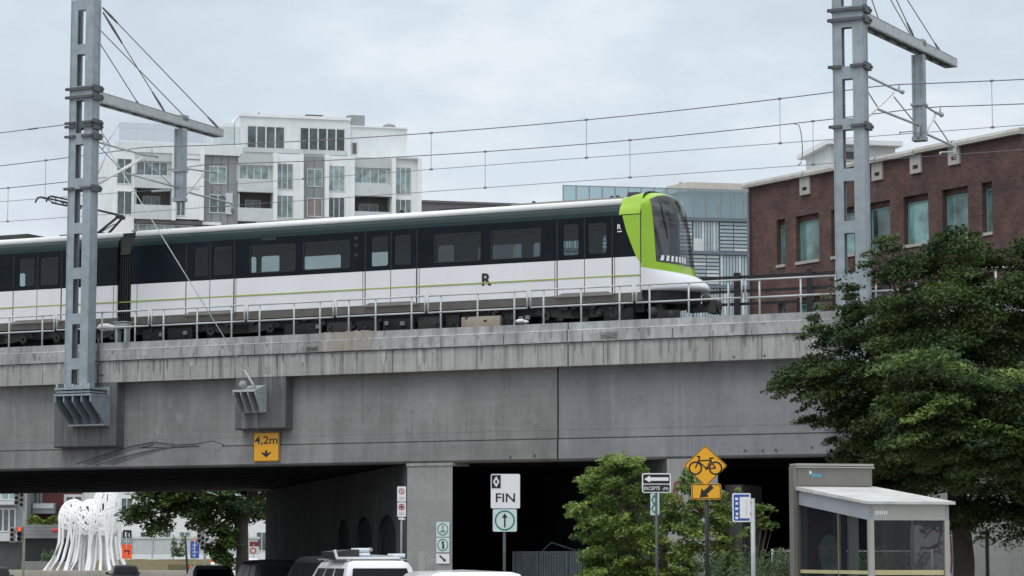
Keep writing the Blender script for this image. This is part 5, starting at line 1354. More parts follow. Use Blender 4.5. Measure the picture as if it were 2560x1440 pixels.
for u in (us + .025, us + WS - .04): m.box(u - .004, u + .022, ns + .1, ns + LS - .1, hy - .035, hy + .03)
m.box(us + .1, us + WS - .1, ns + .022, ns + .055, hy - .045, hy + .04); m.build('yellow_band', YELB, bs)
m = MB(); m.box(us + .02, us + .07, ns + LS * .42, ns + LS * .42 + .04, GZ, hN + .05); m.box(us + WS - .06, us + WS - .02, ns + LS * .42, ns + LS * .42 + .04, GZ, hN + .05); m.build('mullion', ALUD, bs)
# far end: thick pillar, advertising panel and the sign box on top
nF = ns + LS
hb0 = FS.D(2085, 1214, nF)[1]; hb1 = FS.D(2085, 1160, nF)[1]
MB().box(us - .10, us - .02, nF - .14, nF + .12, GZ, hb1 - .08).build('pillar', ALUD, bs)
MB().box(us - .02, us + WS - .02, nF - .15, nF + .2, hF + .05, hb1 - .09).build('sign_box', ALUD, bs)
m = MB(); m.box(us - .06, us + WS + .02, nF - .2, nF + .24, hb1 - .085, hb1 - .06); m.box(us - .05, us + WS + .01, nF - .18, nF + .22, hb1 - .045, hb1); m.build('box_lid', ALU, bs)
zz = (hF + hb1) / 2 + .02; nn = nF - .156
flat(bs, 'logo_triangle', SIGN_W, lambda m: m.prism([(us + .22, zz + .09), (us + .28, zz + .05), (us + .22, zz + .0)], nn, nn + .006))
flat(bs, 'logo_dashes', paint('light blue sign ink', (.10, .38, .55), .5), lambda m: [m.box(us + .27 + k * .05, us + .31 + k * .05, nn, nn + .006, zz - .04, zz + .03 - k * .006) for k in range(4)])
flat(bs, 'small_print', SIGN_W, lambda m: [m.box(us + .12 + k * .04, us + .145 + k * .04, ns - .006, ns, hN - .2, hN - .13) for k in range(6)])
m = MB(); m.box(us + .08, us + WS - .55, nF - .12, nF - .02, GZ + .3, hF - .35); m.build('poster_case', DPOST, bs)
m = MB(); c = (us + .62, 1.75)
m.prism([(c[0] + .22 * math.cos(t_) * (1 + .12 * math.sin(3 * t_)), c[1] - .1 + .42 * math.sin(t_)) for t_ in np.linspace(0, 6.28, 22)[:-1]], nF - .13, nF - .12); m.build('poster_shape', paint('faded poster tint', (.13, .155, .14), .5, 0, .5, 6), bs)
m = MB()
q = [(us + .16, 2.2), (us + .22, 2.34), (us + .25, 2.18), (us + .33, 2.3), (us + .36, 2.2), (us + .45, 2.28), (us + .47, 2.16), (us + .58, 2.3), (us + .62, 2.2), (us + .72, 2.32)]
for p0, p1_ in zip(q, q[1:]): m.bar(p0, p1_, .03, nF - .13, nF - .121)
m.bar((us + .2, 1.5), (us + .4, 1.9), .06, nF - .13, nF - .121); m.build('poster_script', paint('faded red poster ink', (.09, .025, .045), .5), bs)
MB().box(us + WS - .5, us + WS - .3, nF - .12, nF - .04, GZ, hF - .35).build('inner_post', ALU, bs)
m = MB(); m.box(us + WS - .5, us + WS - .12, ns + .6, ns + LS - .9, .14, .2); m.box(us + WS - .3, us + WS - .24, ns + .7, ns + .8, GZ, .14); m.box(us + WS - .3, us + WS - .24, nF - 1.1, nF - 1.0, GZ, .14); m.build('bench', DPOST, bs)

# ================================================================== CARS
def car_body(name, label, cat, fr, c, L, Wd, zb, zr, paintm, suv=False, scale=1., pickup=False, group='cars on the street'):
    """c = rear centre on the road in frame coordinates; the car points along +n"""
    t = thing(name, label, cat, fr, (c[0], c[1] + L / 2, GZ), group)
    X = lambda x, y, z: (c[0] + x, c[1] + y, GZ + z)
    hw = Wd / 2
    st = [(0, .86, .42, zb * .82), (.06, .95, .32, zb * .97), (.35, 1, .26, zb), (L * .5, 1, .24, zb), (L * .72, 1, .25, zb * .985), (L * .9, .97, .28, zb * .88), (L * .97, .9, .34, zb * .8), (L, .8, .42, zb * .7)]
    rows = []
    for y, w, z0, z1 in st:
        w *= hw; zm = (z0 + z1) * .5
        rows.append([X(x, y, z) for x, z in ((-w * .8, z0), (-w * .97, z0 + .08), (-w, zm), (-w * .985, z1 - .12), (-w * .9, z1 - .01), (0, z1 + .015), (w * .9, z1 - .01), (w * .985, z1 - .12), (w, zm), (w * .97, z0 + .08), (w * .8, z0), (-w * .8, z0))])
    m = MB(); m.smooth = True; m.grid(rows); k = len(rows[0]) - 1
    m.add(rows[0][:-1], [tuple(range(k))]); m.add(rows[-1][:-1], [tuple(range(k - 1, -1, -1))]); m.build('body', paintm, t)
    # greenhouse
    if suv: b0_, b1_, t0_, t1_ = .08, L * .74, .42, L * .55
    elif pickup: b0_, b1_, t0_, t1_ = L * .36, L * .74, L * .41, L * .6
    else: b0_, b1_, t0_, t1_ = .55, L * .74, 1.25, L * .53
    wb, wt = hw * .93, hw * .74
    rows = []
    for f, zf, ws_ in ((0, -.03, 1), (.5, .54, 1), (.8, .83, .985), (.93, .945, .94), (1.06, .995, .80)):
        z = zb + (zr - zb) * zf
        y0_, y1_ = b0_ + (t0_ - b0_) * f + (.04 if ws_ < .95 else 0), b1_ + (t1_ - b1_) * f; w = (wb + (wt - wb) * f) * ws_
        rows.append([X(x, y, z) for x, y in ((-w, y0_), (-w * .5, y0_ - .02), (0, y0_ - .03), (w * .5, y0_ - .02), (w, y0_), (w, (y0_ + y1_) / 2), (w, y1_), (0, y1_ + .06), (-w, y1_), (-w, (y0_ + y1_) / 2), (-w, y0_))])
    m = MB(); m.smooth = True; m.grid(rows)
    tp = rows[-1][:-1]; ctr = X(0, (t0_ + t1_) / 2, zr + .03); m.add(tp + [ctr], [(i, (i + 1) % len(tp), len(tp)) for i in range(len(tp))]); roof_ = m.build('roof', paintm, t)
    def pane(name, P, off):
        Q = [Vector(p) for p in P]; ce = sum(Q, Vector()) / len(Q); nrm = (Q[1] - Q[0]).cross(Q[2] - Q[0]).normalized()
        if nrm.dot(ce - Vector(X(0, L * .45, zb))) < 0: nrm = -nrm
        Q = [ce + (p - ce) * .96 + nrm * off for p in Q]
        mm = MB(); mm.add(Q, [tuple(range(len(Q)))]); mm.add([p + nrm * -.012 for p in Q], [tuple(range(len(Q)))]); mm.build(name, C_GLASS, t)
    def G_(f, side_x, yy): # point on the greenhouse side
        w = wb + (wt - wb) * f; return w
    f0, f1 = .10, .80
    ya = lambda f: b0_ + (t0_ - b0_) * f; yb = lambda f: b1_ + (t1_ - b1_) * f; z = lambda f: zb + (zr - zb) * f; w = lambda f: wb + (wt - wb) * f
    pane('rear_window', [X(-w(f0) * .88, ya(f0) - .03, z(f0)), X(w(f0) * .88, ya(f0) - .03, z(f0)), X(w(f1) * .86, ya(f1) - .03, z(f1)), X(-w(f1) * .86, ya(f1) - .03, z(f1))], .02)
    pane('windshield', [X(-w(f0) * .92, yb(f0) + .06, z(f0)), X(w(f0) * .92, yb(f0) + .06, z(f0)), X(w(f1) * .9, yb(f1) + .06, z(f1)), X(-w(f1) * .9, yb(f1) + .06, z(f1))], .02)
    for s in (-1, 1):
        for k0, k1 in ((.07, .36), (.39, .66), (.69, .95)):
            g = lambda k, f: ya(f) + (yb(f) - ya(f)) * k
            pane('side_window', [X(s * w(f0), g(k0, f0), z(f0)), X(s * w(f0), g(k1, f0), z(f0)), X(s * w(f1), g(k1, f1), z(f1)), X(s * w(f1), g(k0, f1), z(f1))], .012)
        m = MB(); m.box(*sorted((X(s * hw * .8, 0, 0)[0], X(s * hw * .97, 0, 0)[0])), c[1] - .012, c[1] + .12, GZ + zb * .68, GZ + zb * .9); m.build('tail_lamp', C_LIGHT, t)
        m = MB(); m.box(*sorted((X(s * hw * .5, 0, 0)[0], X(s * hw * .78, 0, 0)[0])), c[1] + L - .06, c[1] + L + .01, GZ + zb * .56, GZ + zb * .68); m.build('headlight', SIGN_W, t)
        x = X(s * (hw + .09), L * .66, 0); m = MB(); m.ball((x[0], x[1], GZ + zb + .06), .1, .08, 10, 6); m.box(*sorted((X(s * hw * .9, 0, 0)[0], x[0])), x[1] - .03, x[1] + .03, GZ + zb - .02, GZ + zb + .03); m.build('side_mirror', paintm, t)
        for yy in (L * .18, L * .81):
            xx = X(s * (hw - .12), yy, 0); m = MB(); m.ring((xx[1], GZ + .33), 0, .33, xx[0] - .11, xx[0] + .115, lambda p, q, t_: (t_, p, q), 22); wl = m.build('wheel', RUBBER, t)
            m = MB(); m.ring((xx[1], GZ + .33), 0, .2, xx[0] - .12, xx[0] + .122, lambda p, q, t_: (t_, p, q), 16); m.build('rim', GALVB, wl)
    MB().box(c[0] - .26, c[0] + .26, c[1] - .015, c[1] + .05, GZ + zb * .6, GZ + zb * .72).build('number_plate', SIGN_W, t)
    MB().box(c[0] - hw * .9, c[0] + hw * .9, c[1] - .05, c[1] + .15, GZ + .38, GZ + .55).build('bumper', BLACK if suv or pickup else paintm, t)
    m = MB()
    for s in (-1, 1): m.box(c[0] + s * .38 - .22, c[0] + s * .38 + .22, c[1] + L * .5, c[1] + L * .55, GZ + .5, GZ + zb + .32)
    m.build('seat', INTER, t)
    return t
def cpos(x, Y, fr=None): return (fr or FS).local(at(x, 1400, Y))
FC = Frame(19)       # the lane that swings a little left under the viaduct
# white SUV with a loaded roof rack
cS = cpos(960, 54, FC); ZR = 1.55 - GZ
suvT = car_body('parked_suv', 'white SUV seen from behind with a loaded roof rack', 'car', FC, cS, 4.8, 1.86, 1.06, ZR, C_WHITE, suv=True)
zt = GZ + ZR
m = MB()
for s in (-1, 1): m.tube((cS[0] + s * .6, cS[1] + .6, zt + .0), (cS[0] + s * .6, cS[1] + 2.6, zt + .0), .025)
for y in (.8, 1.6, 2.4): m.box(cS[0] - .82, cS[0] + .82, cS[1] + y - .03, cS[1] + y + .03, zt + .01, zt + .04)
m.build('roof_rack', ALU, suvT)
X0 = lambda x: FC.D(x, 1390, cS[1] + .8)[0]
hz = lambda y: FC.D(920, y, cS[1] + .8)[1]
a0, a1 = X0(840), X0(898); y_ = cS[1] + .8; zr0 = zt + .04
m = MB(); m.prism([(a0 - .02, zr0 + .15), (a0 + .05, zr0), (a1, zr0), (a1, zr0 + .20), (a0 + .3, zr0 + .19)], y_, y_ + 1.2)
tag(m.build('grey_case', UNDERG, None, FC, (a0, y_, zr0)), 'grey slanted case at the left end of the white SUV roof rack', 'case')
m = MB(); m.bar((a0 - .04, zr0 + .19), (a0 + .02, zr0), .05, y_ - .06, y_ - .005); m.bar((a0, zr0 + .02), (a1 + .9, zr0 + .02), .04, y_ - .06, y_ - .005)
tag(m.build('ladder_rail', SIGN_W, None, FC, (a0, y_, zr0)), 'white bent rail lying along the rear edge of the white SUV roof rack', 'ladder')
for k, (x0, x1, z0, z1, lab) in enumerate(((898, 926, .04, .13, 'lower white box with blue edge stacked on the white SUV roof rack'), (896, 924, .14, .23, 'upper white box with blue edge stacked on the white SUV roof rack'), (988, 1014, .02, .11, 'single white box at the right end of the white SUV roof rack'))):
    u0, u1 = X0(x0), X0(x1); t = thing('storage_box', lab, 'box', FC, ((u0 + u1) / 2, y_ + .3, zr0 + z0), 'boxes on the roof rack')
    bevel(MB().box(u0, u1, y_ + .02, y_ + .6, zr0 + z0, zr0 + z1).build('box_body', SIGN_W, t), .01)
    MB().box(u0 + .01, u1 - .01, y_ + .01, y_ + .02, zr0 + z0 + .02, zr0 + z0 + .035).build('blue_edge', paint('pale blue tape', (.25, .45, .65), .5), t)
u0, u1 = X0(924), X0(985); m = MB(); m.prism([(u0, zr0 + .03), (u1, zr0 + .0), (u1, zr0 + .07), (u0 + .1, zr0 + .09)], y_ + .1, y_ + 1.6)
tag(m.build('folded_tarp', A_BEIGE, None, FC, (u0, y_, zr0)), 'pale folded sheet lying between the boxes on the SUV roof rack', 'tarp')
u0, u1 = X0(921), X0(940); m = MB(); m.ball(((u0 + u1) / 2, y_ + .2, zr0 + .19), .07, .05)
tag(m.build('brown_bag', BEIGE, None, FC, (u0, y_, zr0 + .2)), 'small brown bag squeezed beside the stacked boxes on the SUV', 'bag')
car_body('pickup_truck', 'black pickup truck ahead of the white SUV with a big side window', 'pickup', FC, cpos(885, 65, FC), 5.4, 1.95, 1.15, 1.64 - GZ, C_BLACK, pickup=False, suv=True)
car_body('parked_car', 'dark car in the shade of the underpass left of the black pickup', 'car', FC, cpos(706, 80, FC), 4.6, 1.82, .98, 1.52 - GZ, C_DARK, suv=True)
car_body('parked_car', 'silver sedan in the underpass mouth left of the dark cars', 'car', FS, cpos(541, 92), 4.6, 1.8, .92, 1.30 - GZ, C_GREY)
car_body('parked_car', 'small dark hatchback driving in front of the white sculpture', 'car', FS, cpos(316, 150), 4.0, 1.7, .86, 1.10 - GZ, C_DARK, suv=True)
car_body('parked_car', 'dark car whose roof just shows at the lower left corner', 'car', FS, cpos(-8, 148), 4.4, 1.8, .7, 1.0 - GZ, C_BLACK)
car_body('parked_car', 'white car with a broad rounded roof in front of the viaduct pier', 'car', FS, cpos(1206, 38), 4.6, 1.9, 1.1, 1.41 - GZ, C_WHITE, suv=True)
cx_ = at(610, 1400, 186); FX = Frame(100); q_ = FX.local(cx_)
car_body('parked_car', 'white car parked side on behind the tree trunk under the viaduct', 'car', FX, (q_[0], q_[1] - 2.2), 4.4, 1.8, .95, 1.48 - GZ, C_WHITE)

# ================================================================== BEYOND THE UNDERPASS
def FWr(x0, y0, x1, y1, Y): return FW.rect(x0, y0, x1, y1, Y)
Y = 290
t = thing('grey_house', 'grey modern apartment house with a balcony at the far left under the viaduct', 'building', FW, (FW.D(20, 1400, Y)[0], Y, GZ))
def H(T, x0, y0, x1, y1, n0, n1, mat, name, Y=Y):
    u0, u1, h0, h1 = FWr(x0, y0, x1, y1, Y); MB().box(u0, u1, Y + n0, Y + n1, h0, h1).build(name, mat, T)
u0, u1, _, _ = FWr(-160, 1300, 66, 1400, Y); MB().box(u0, u1, Y, Y + 12, GZ, 17).build('wall', A_GREY, t)
H(t, -150, 1253, 48, 1262, -1.2, 0, A_BALC, 'balcony_slab'); H(t, -150, 1333, 48, 1353, -1.0, 0, A_BALC, 'balcony_slab')
window(t, FW, Y, -40, 1270, 40, 1331, 5, A_BALC, A_GLASS, fw=.2); window(t, FW, Y, -40, 1225, 45, 1251, 4, A_BALC, A_GLASS2, fw=.2)
H(t, -160, 1356, 66, 1420, -.3, 0, concrete('dark plinth', (.10, .10, .10), .2), 'plinth')
t = thing('brick_house', 'red brick house with a small balcony behind the grass under the viaduct', 'building', FW, (FW.D(110, 1400, Y + 4)[0], Y + 4, GZ))
u0, u1, _, _ = FWr(67, 1300, 300, 1400, Y + 4); MB().box(u0, u1, Y + 4, Y + 16, GZ, 16).build('wall', REDBR, t)
window(t, FW, Y + 4, 72, 1225, 106, 1262, 3, A_GREY, A_GLASS, fw=.2); window(t, FW, Y + 4, 160, 1236, 210, 1262, 2, A_FRAME, A_GLASS, fw=.3)
H(t, 70, 1256, 126, 1283, 2.6, 3.9, A_GREY, 'balcony'); H(t, 72, 1258, 124, 1270, 2.5, 2.6, A_BALC, 'balcony_panel')
t = thing('retaining_wall', 'grey horizontal boarded wall with a planted top in front of brick house', 'wall', FW, (FW.D(105, 1400, Y - 3)[0], Y - 3, GZ))
H(t, 66, 1309, 205, 1346, -3, 0, A_GREY, 'wall'); H(t, 66, 1346, 205, 1403, -2.0, 0, BLACK, 'dark_opening'); H(t, 66, 1403, 330, 1440, -3, 0, CON, 'footing')
m = MB()
for k in range(3): u0, u1, h0, h1 = FWr(66, 1318 + 9 * k, 205, 1319 + 9 * k, Y - 6); m.box(u0, u1, Y - 6.04, Y - 6, h0, h1)
m.build('board_joint', A_DARK, t)
u0, u1, h0, h1 = FWr(130, 1322, 146, 1332, Y - 6); MB().ball(((u0 + u1) / 2, Y - 6.2, (h0 + h1) / 2), .4, .25).build('red_lamp_shade', SIGN_R, t)
def strip_leaves(x0, x1, ytop, ybot, Y, lab, name, mat, seed, size=.4, n=900):
    b = at((x0 + x1) / 2, 1440, Y); b[2] = at(0, ybot, Y)[2]; t = thing(name, lab, 'hedge', FW, tuple(b)); rg = np.random.default_rng(seed)
    A0, A1 = at(x0, ybot, Y), at(x1, ytop, Y); f = rg.uniform(0, 1, n)
    hh = A0[2] + (A1[2] - A0[2]) * rg.uniform(0, 1, n) * (.7 + .3 * np.sin(f * 9)); pos = np.stack([A0[0] + (A1[0] - A0[0]) * f, Y + rg.uniform(-.6, .6, n), hh], 1)
    nn = rg.normal(size=(n, 3)); nn[:, 2] = abs(nn[:, 2]) + .5; nn /= np.linalg.norm(nn, axis=1)[:, None]
    leaf_mesh('leaves', pos, nn, size, .5 + rg.normal(0, .2, n), mat, t)
strip_leaves(70, 150, 1288, 1310, Y - 4.5, 'strip of bright green planting on top of the grey boarded wall', 'planting', L_FRESH, 2)
strip_leaves(104, 136, 1374, 1402, 270, 'small grey green bush standing before the dark opening', 'bush', L_GREY, 3, .35, 300)
# fence, grass banks, low kerb wall
t = thing('panel_fence', 'pale grey panelled fence behind the dry grass under the viaduct', 'fence', FW, (FW.D(400, 1400, 272)[0], 272, GZ))
for k in range(6):
    x = 328 + k * 53; H(t, x, 1346, x + 51, 1386, 0, .15, A_BALC, 'fence_panel', 272)
    H(t, x - 1.5, 1318 if k == 1 else 1340, x + 1.5, 1398, -.15, .2, A_BEIGE, 'post', 272)
H(t, 328, 1342, 650, 1347, -.1, .2, A_FRAME, 'top_rail', 272)
m = MB(); y0, y1 = 234, 268; xa, xb = at(300, 1400, y0)[0], at(760, 1400, y0)[0]
k = 60; xa -= 14; rows = []
for j in range(6):
    yy = y0 + (y1 - y0) * j / 5; rows.append([(xa + (xb - xa) * i / k * (1 + j * .05), yy, (GZ if j == 0 else GZ + [0, .5, 1.0, 1.3, 1.5, 1.6][j] * min(1, i / 12) + random.uniform(-.04, .04))) for i in range(k + 1)])
m.smooth = True; m.grid(rows); kind(m.build('grass_bank', BANK, None, FW, (xa, y0, GZ)), 'structure')
m = MB(); xa2, xb2 = at(-250, 1400, y0)[0], xa; rows = [[(xa2 + (xb2 - xa2) * i / k, y0 + (y1 - y0) * j / 3, GZ + [0, .35, .5, .55][j] + random.uniform(-.04, .04)) for i in range(k + 1)] for j in range(4)]
m.smooth = True; m.grid(rows); kind(m.build('lawn', LAWN, None, FW, (xa2, y0, GZ)), 'structure')
u0, u1, h0, h1 = FWr(-300, 1426, 520, 1445, 214)
tag(bevel(MB().box(u0, u1, 214, 214.6, GZ, h1).build('low_wall', PAVE, None, FW, (u0, 214, GZ)), .04), 'long low pale concrete wall in front of the white sculpture', 'wall')
u0, u1, h0, h1 = FWr(420, 1411, 530, 1428, 240); MB_ = MB(); MB_.box(u0, u1, 240, 240.4, GZ, h1); tag(MB_.build('planter_box', concrete('mossy planter', (.17, .16, .09), .2), None, FW, (u0, 240, GZ)), 'long mossy planter box on the dry grass bank', 'planter')

# white openwork sculpture: two rounded lattice heads on splayed ribbons, plain and abstract
Ysc = 226; scb = at(215, 1425, Ysc); scb[2] = GZ
t = thing('white_sculpture', 'tall white openwork lattice sculpture with splayed legs beyond the underpass', 'sculpture', FW, tuple(scb))
rg = random.Random(12)
def head(cx, cy, rx, ry, nloop, nleg, seed, lean, rt):
    """one draped form: loops woven over a rounded top, ribs that run on down to the ground and spread there"""
    c = at(cx, cy, Ysc); sx = rx * Ysc / 6335; sz = ry * Ysc / 6335; g = random.Random(seed); m = MB()
    for i in range(nloop):
        a = Vector((g.gauss(0, 1), g.gauss(0, 1), g.gauss(0, 1))).normalized(); b = a.orthogonal().normalized(); d = a.cross(b)
        o = g.uniform(-.75, .75); rr = math.sqrt(1 - o * o); s0 = g.uniform(0, 6.28); ln = g.uniform(1.2, 3.6); pts = []
        for k in range(13):
            tt = s0 + ln * k / 12; p = a * o + (b * math.cos(tt) + d * math.sin(tt)) * rr
            if p.z > -.6: pts.append((c[0] + p.x * sx, c[1] + p.y * sx, c[2] + p.z * sz))
        if len(pts) > 2: m.path(pts, rt * g.uniform(.7, 1.1), 5)
    m.build('woven_head', SCULP, t)
    m = MB()
    for i in range(nleg):
        f = 6.283 * (i + g.uniform(-.3, .3)) / nleg; q = f + g.uniform(-.5, .5); pts = []
        for th_ in (1.2, .8, .4, 0, -.3):
            r_ = math.cos(th_) if th_ > 0 else 1 - abs(th_) * .15; ff = f + (q - f) * (1.2 - th_) / 3
            pts.append((c[0] + math.cos(ff) * sx * r_, c[1] + math.sin(ff) * sx * r_, c[2] + math.sin(th_) * sz))
        z0 = pts[-1][2]
        for w_, sp_ in ((.35, .92), (.65, 1.08), (.88, 1.42), (1.0, 1.72)):
            z = z0 + (GZ - z0) * w_; pts.append((c[0] + math.cos(q) * sx * sp_ + lean * w_ * w_, c[1] + math.sin(q) * sx * sp_ * .8, z))
        w = rt * g.uniform(1.0, 1.5); m.path(pts, [w * .6, w * .8, w * .9, w, w, w * 1.05, w * 1.1, w * 1.25, w * 1.4], 6)
    m.build('ribbon_leg', SCULP, t)
head(266, 1290, 35, 80, 140, 20, 1, .35, .10); head(184, 1296, 36, 46, 110, 17, 2, -1.0, .09); head(226, 1306, 42, 56, 105, 13, 3, -.3, .095)

# street tree and low bushes beyond
Y = 172
P = [(325, 1215), (330, 1262), (318, 1300), (345, 1318), (372, 1300), (392, 1338), (420, 1312), (448, 1330), (470, 1302), (515, 1330), (540, 1345), (525, 1372), (548, 1390), (565, 1410), (590, 1385), (585, 1330), (605, 1300), (640, 1295), (680, 1280), (720, 1200), (640, 1150), (480, 1130), (360, 1160)]
b = at(606, 1430, Y); b[2] = GZ
T5 = thing('street_tree', 'street tree with a thick dark trunk framed by the underpass opening', 'tree', FW, tuple(b))
cl5 = clumps(P, Y, 3.2, 150, .95, 41); foliage(cl5, 150, .40, .5, L_FAR, T5, 'crown', .4, .25, seed=3)
trunk(T5, [tuple(b), tuple(at(606, 1380, Y)), tuple(at(606, 1310, Y)), tuple(at(620, 1270, Y)), tuple(at(650, 1200, Y))], [.5, .42, .40, .30, .2]); limbs(T5, b, at(610, 1290, Y), cl5, 30, .28, 3); trunk(T5, [tuple(at(604, 1320, Y)), tuple(at(592, 1285, Y)), tuple(at(560, 1230, Y))], [.36, .25, .12], name='fork')
strip_leaves(428, 462, 1340, 1392, 262, 'small grey green bush against the pale panelled fence', 'bush', L_GREY, 7, .35, 400)

# traffic lights and signs out there
Y = 208
def tlight(x, ytop, label, heads, lit):
    t = thing('traffic_light', label, 'traffic light', FW, (FW.D(x, 1400, Y)[0], Y, GZ)); u, h = FW.D(x, ytop, Y)
    MB().tube((u, Y, GZ), (u, Y, h), .11).build('pole', ALU, t)
    for hx, hy, red in heads:
        u2, h2 = FW.D(hx, hy, Y); hd = MB(); hd.box(u2 - .22, u2 + .22, Y - .25, Y, h2 - .8, h2 + .45); hd.tube((u2, Y - .1, h2), (u, Y, h2), .05); ho = hd.build('signal_head', ALU, t)
        for k, dz in enumerate((.22, -.17, -.56)):
            m = MB(); m.ring((u2, h2 + dz), 0, .17, Y - .30, Y - .255, seg=14); m.build('lens', lamp('red signal lens', (1, .06, .02), 2.2) if red and k == 0 else BLACK, ho)
            m = MB(); m.ring((u2, h2 + dz), .17, .2, Y - .5, Y - .255, seg=14); m.build('visor', ALU if not red else BLACK, ho)
tlight(64, 1150, 'tall grey traffic light pole with a red light lit beside the sculpture', [(51, 1330, True), (33, 1332, False), (44, 1240, False), (57, 1245, False)], True)
tlight(513, 1300, 'second grey traffic light pole standing near the street tree trunk', [(500, 1335, False), (508, 1352, False)], False)
t = thing('detour_sign', 'orange construction sign with a black arrow right of the white sculpture', 'road sign', FW, sbase(317, Y))
u0, u1, h0, h1 = plate(t, 305, 1361, 329, 1397, Y, ORANGE, .05); w, h = u1 - u0, h1 - h0
flat(t, 'arrow', SIGN_K, lambda m: (m.bar((u1 - .28 * w, h0 + .3 * h), (u1 - .28 * w, h0 + .58 * h), .12 * w, Y - .01, Y - .004), arrow(m, (u1 - .25 * w, h0 + .55 * h), (u0 + .2 * w, h0 + .55 * h), .13 * w, .3 * w, .2 * w, Y - .01, Y - .004)))
u0, u1, h0, h1 = plate(t, 306, 1346, 330, 1360, Y, A_GREY, .03); w, h = u1 - u0, h1 - h0
flat(t, 'grey_mark', A_BEIGE, lambda m: [m.box(u0 + (.2 + .2 * k) * w, u0 + (.32 + .2 * k) * w, Y - .01, Y - .004, h0 + .3 * h, h0 + .7 * h) for k in range(3)])
u0, u1, h0, h1 = plate(t, 307, 1325, 329, 1345, Y, SIGN_K, .03); w, h = u1 - u0, h1 - h0
flat(t, 'pale_mark', SIGN_W, lambda m: (m.bar((u0 + .3 * w, h0 + .1 * h), (u0 + .3 * w, h0 + .75 * h), .1 * w, Y - .01, Y - .004), m.bar((u0 + .75 * w, h0 + .1 * h), (u0 + .7 * w, h0 + .6 * h), .1 * w, Y - .01, Y - .004)))
pole(t, 317, 1330, Y, .05, ALU)
t = thing('blue_sign', 'blue information sign with an orange top strip near the grass bank', 'road sign', FW, sbase(487, Y))
u0, u1, h0, h1 = plate(t, 476, 1353, 498, 1396, Y, SIGN_B, .04); w, h = u1 - u0, h1 - h0
flat(t, 'pale_mark', paint('pale blue ink', (.25, .35, .75), .5), lambda m: [m.box(u0 + .22 * w, u0 + (.6 + .2 * (k % 2)) * w, Y - .01, Y - .004, h0 + (.12 + .2 * k) * h, h0 + (.22 + .2 * k) * h) for k in range(4)])
plate(t, 478, 1346, 496, 1352, Y, paint('salmon sign sheeting', (.55, .25, .17), .5), .02); pole(t, 487, 1348, Y, .06, ALU)
t = thing('utility_pole', 'thin dark leaning pole left of the blue sign', 'pole', FW, sbase(467, Y)); a_, b_ = at(463, 1340, Y), at(470, 1440, Y); MB().tube((a_[0], Y, a_[2]), (b_[0], Y, GZ), .09).build('shaft', BARK, t)
# traffic barrel and cones
t = thing('traffic_barrel', 'orange and white traffic barrel standing before the far white parked car', 'barrel', FW, sbase(534, 200))
u0, u1, h0, h1 = FWr(525, 1389, 544, 1420, 200); cxx = (u0 + u1) / 2; r_ = (u1 - u0) / 2
hs_ = np.linspace(GZ, h1 - .15, 6)
for k in range(5): m = MB(); m.path([(cxx, 200, hs_[k]), (cxx, 200, hs_[k + 1])], [r_ * (1 - .05 * k), r_ * (.97 - .05 * k)], 14); m.build('band', ORANGE if k % 2 == 0 else SIGN_W, t)
m = MB(); m.ball((cxx, 200, h1 - .1), r_ * .6, .22); m.build('top_cap', SIGN_W, t)
for x, lab in ((478, 'small orange and white cone at the foot of the blue sign'), (488, 'second small orange and white cone right of the blue sign foot')):
    u, h = FW.D(x, 1414, 200); t = thing('traffic_cone', lab, 'cone', FW, (u, 200, GZ), 'cones near the blue sign')
    m = MB(); m.path([(u, 200, GZ), (u, 200, h)], [.28, .06], 12); m.box(u - .32, u + .32, 199.7, 200.3, GZ, GZ + .05); m.build('cone_body', ORANGE, t)
    m = MB(); z0, z1 = GZ + (h - GZ) * .45, GZ + (h - GZ) * .7; m.path([(u, 200, z0), (u, 200, z1)], [.195, .14], 12); m.build('white_band', SIGN_W, t)
t = thing('shop_board', 'small red and white notice board behind the trunk of the street tree', 'sign', FW, sbase(634, 195)); plate(t, 624, 1354, 648, 1366, 195, paint('dull red sign', (.16, .02, .025), .6), .03); u0, u1, h0, h1 = plate(t, 624, 1367, 648, 1386, 195, A_BEIGE, .03)
flat(t, 'red_ring', SIGN_R, lambda m: m.ring(((u0 + u1) / 2 - .1, (h0 + h1) / 2), .16, .24, 194.98, 194.996)); pole(t, 634, 1360, 195, .05, ALU)

# dark hoarding and fences in the dim bay behind the FIN sign
N = 71.0
t = thing('metal_hoarding', 'grey ribbed metal hoarding in the dark bay behind the FIN sign', 'fence', FB, (ub(1400, 1420, N), N, GZ))
u0, u1 = ub(1285, 1420, N), ub(1480, 1420, N); hh = hb(1380, 1383, N)
m = MB(); k = 30
for i in range(k): a_ = u0 + (u1 - u0) * i / k; m.box(a_, a_ + (u1 - u0) / k * .6, N - .05, N, GZ, hh); m.box(a_ + (u1 - u0) / k * .6, a_ + (u1 - u0) / k, N - .01, N + .02, GZ, hh)
m.build('panel', GALV, t)
m = MB(); m.box(u0, u1, N - .08, N + .05, hh, hh + .06); m.build('top_rail', GALV, t)
for x in (1288, 1346, 1420): u = ub(x, 1420, N); MB().box(u - .04, u + .04, N - .12, N - .05, GZ, hh + .05).build('post', GALV, t)
m = MB(); a_ = (ub(1345, 1378, N), N + .3, hb(1345, 1378, N)); b_ = (ub(1368, 1356, N), N + .3, hb(1368, 1356, N)); m.path([a_, b_, (b_[0] + .8, N + .4, b_[2] - .25)], .025, 5)
tag(m.build('bent_rod', GALV, None, FB, a_), 'bent pale rod sticking up behind the ribbed metal hoarding', 'rod')
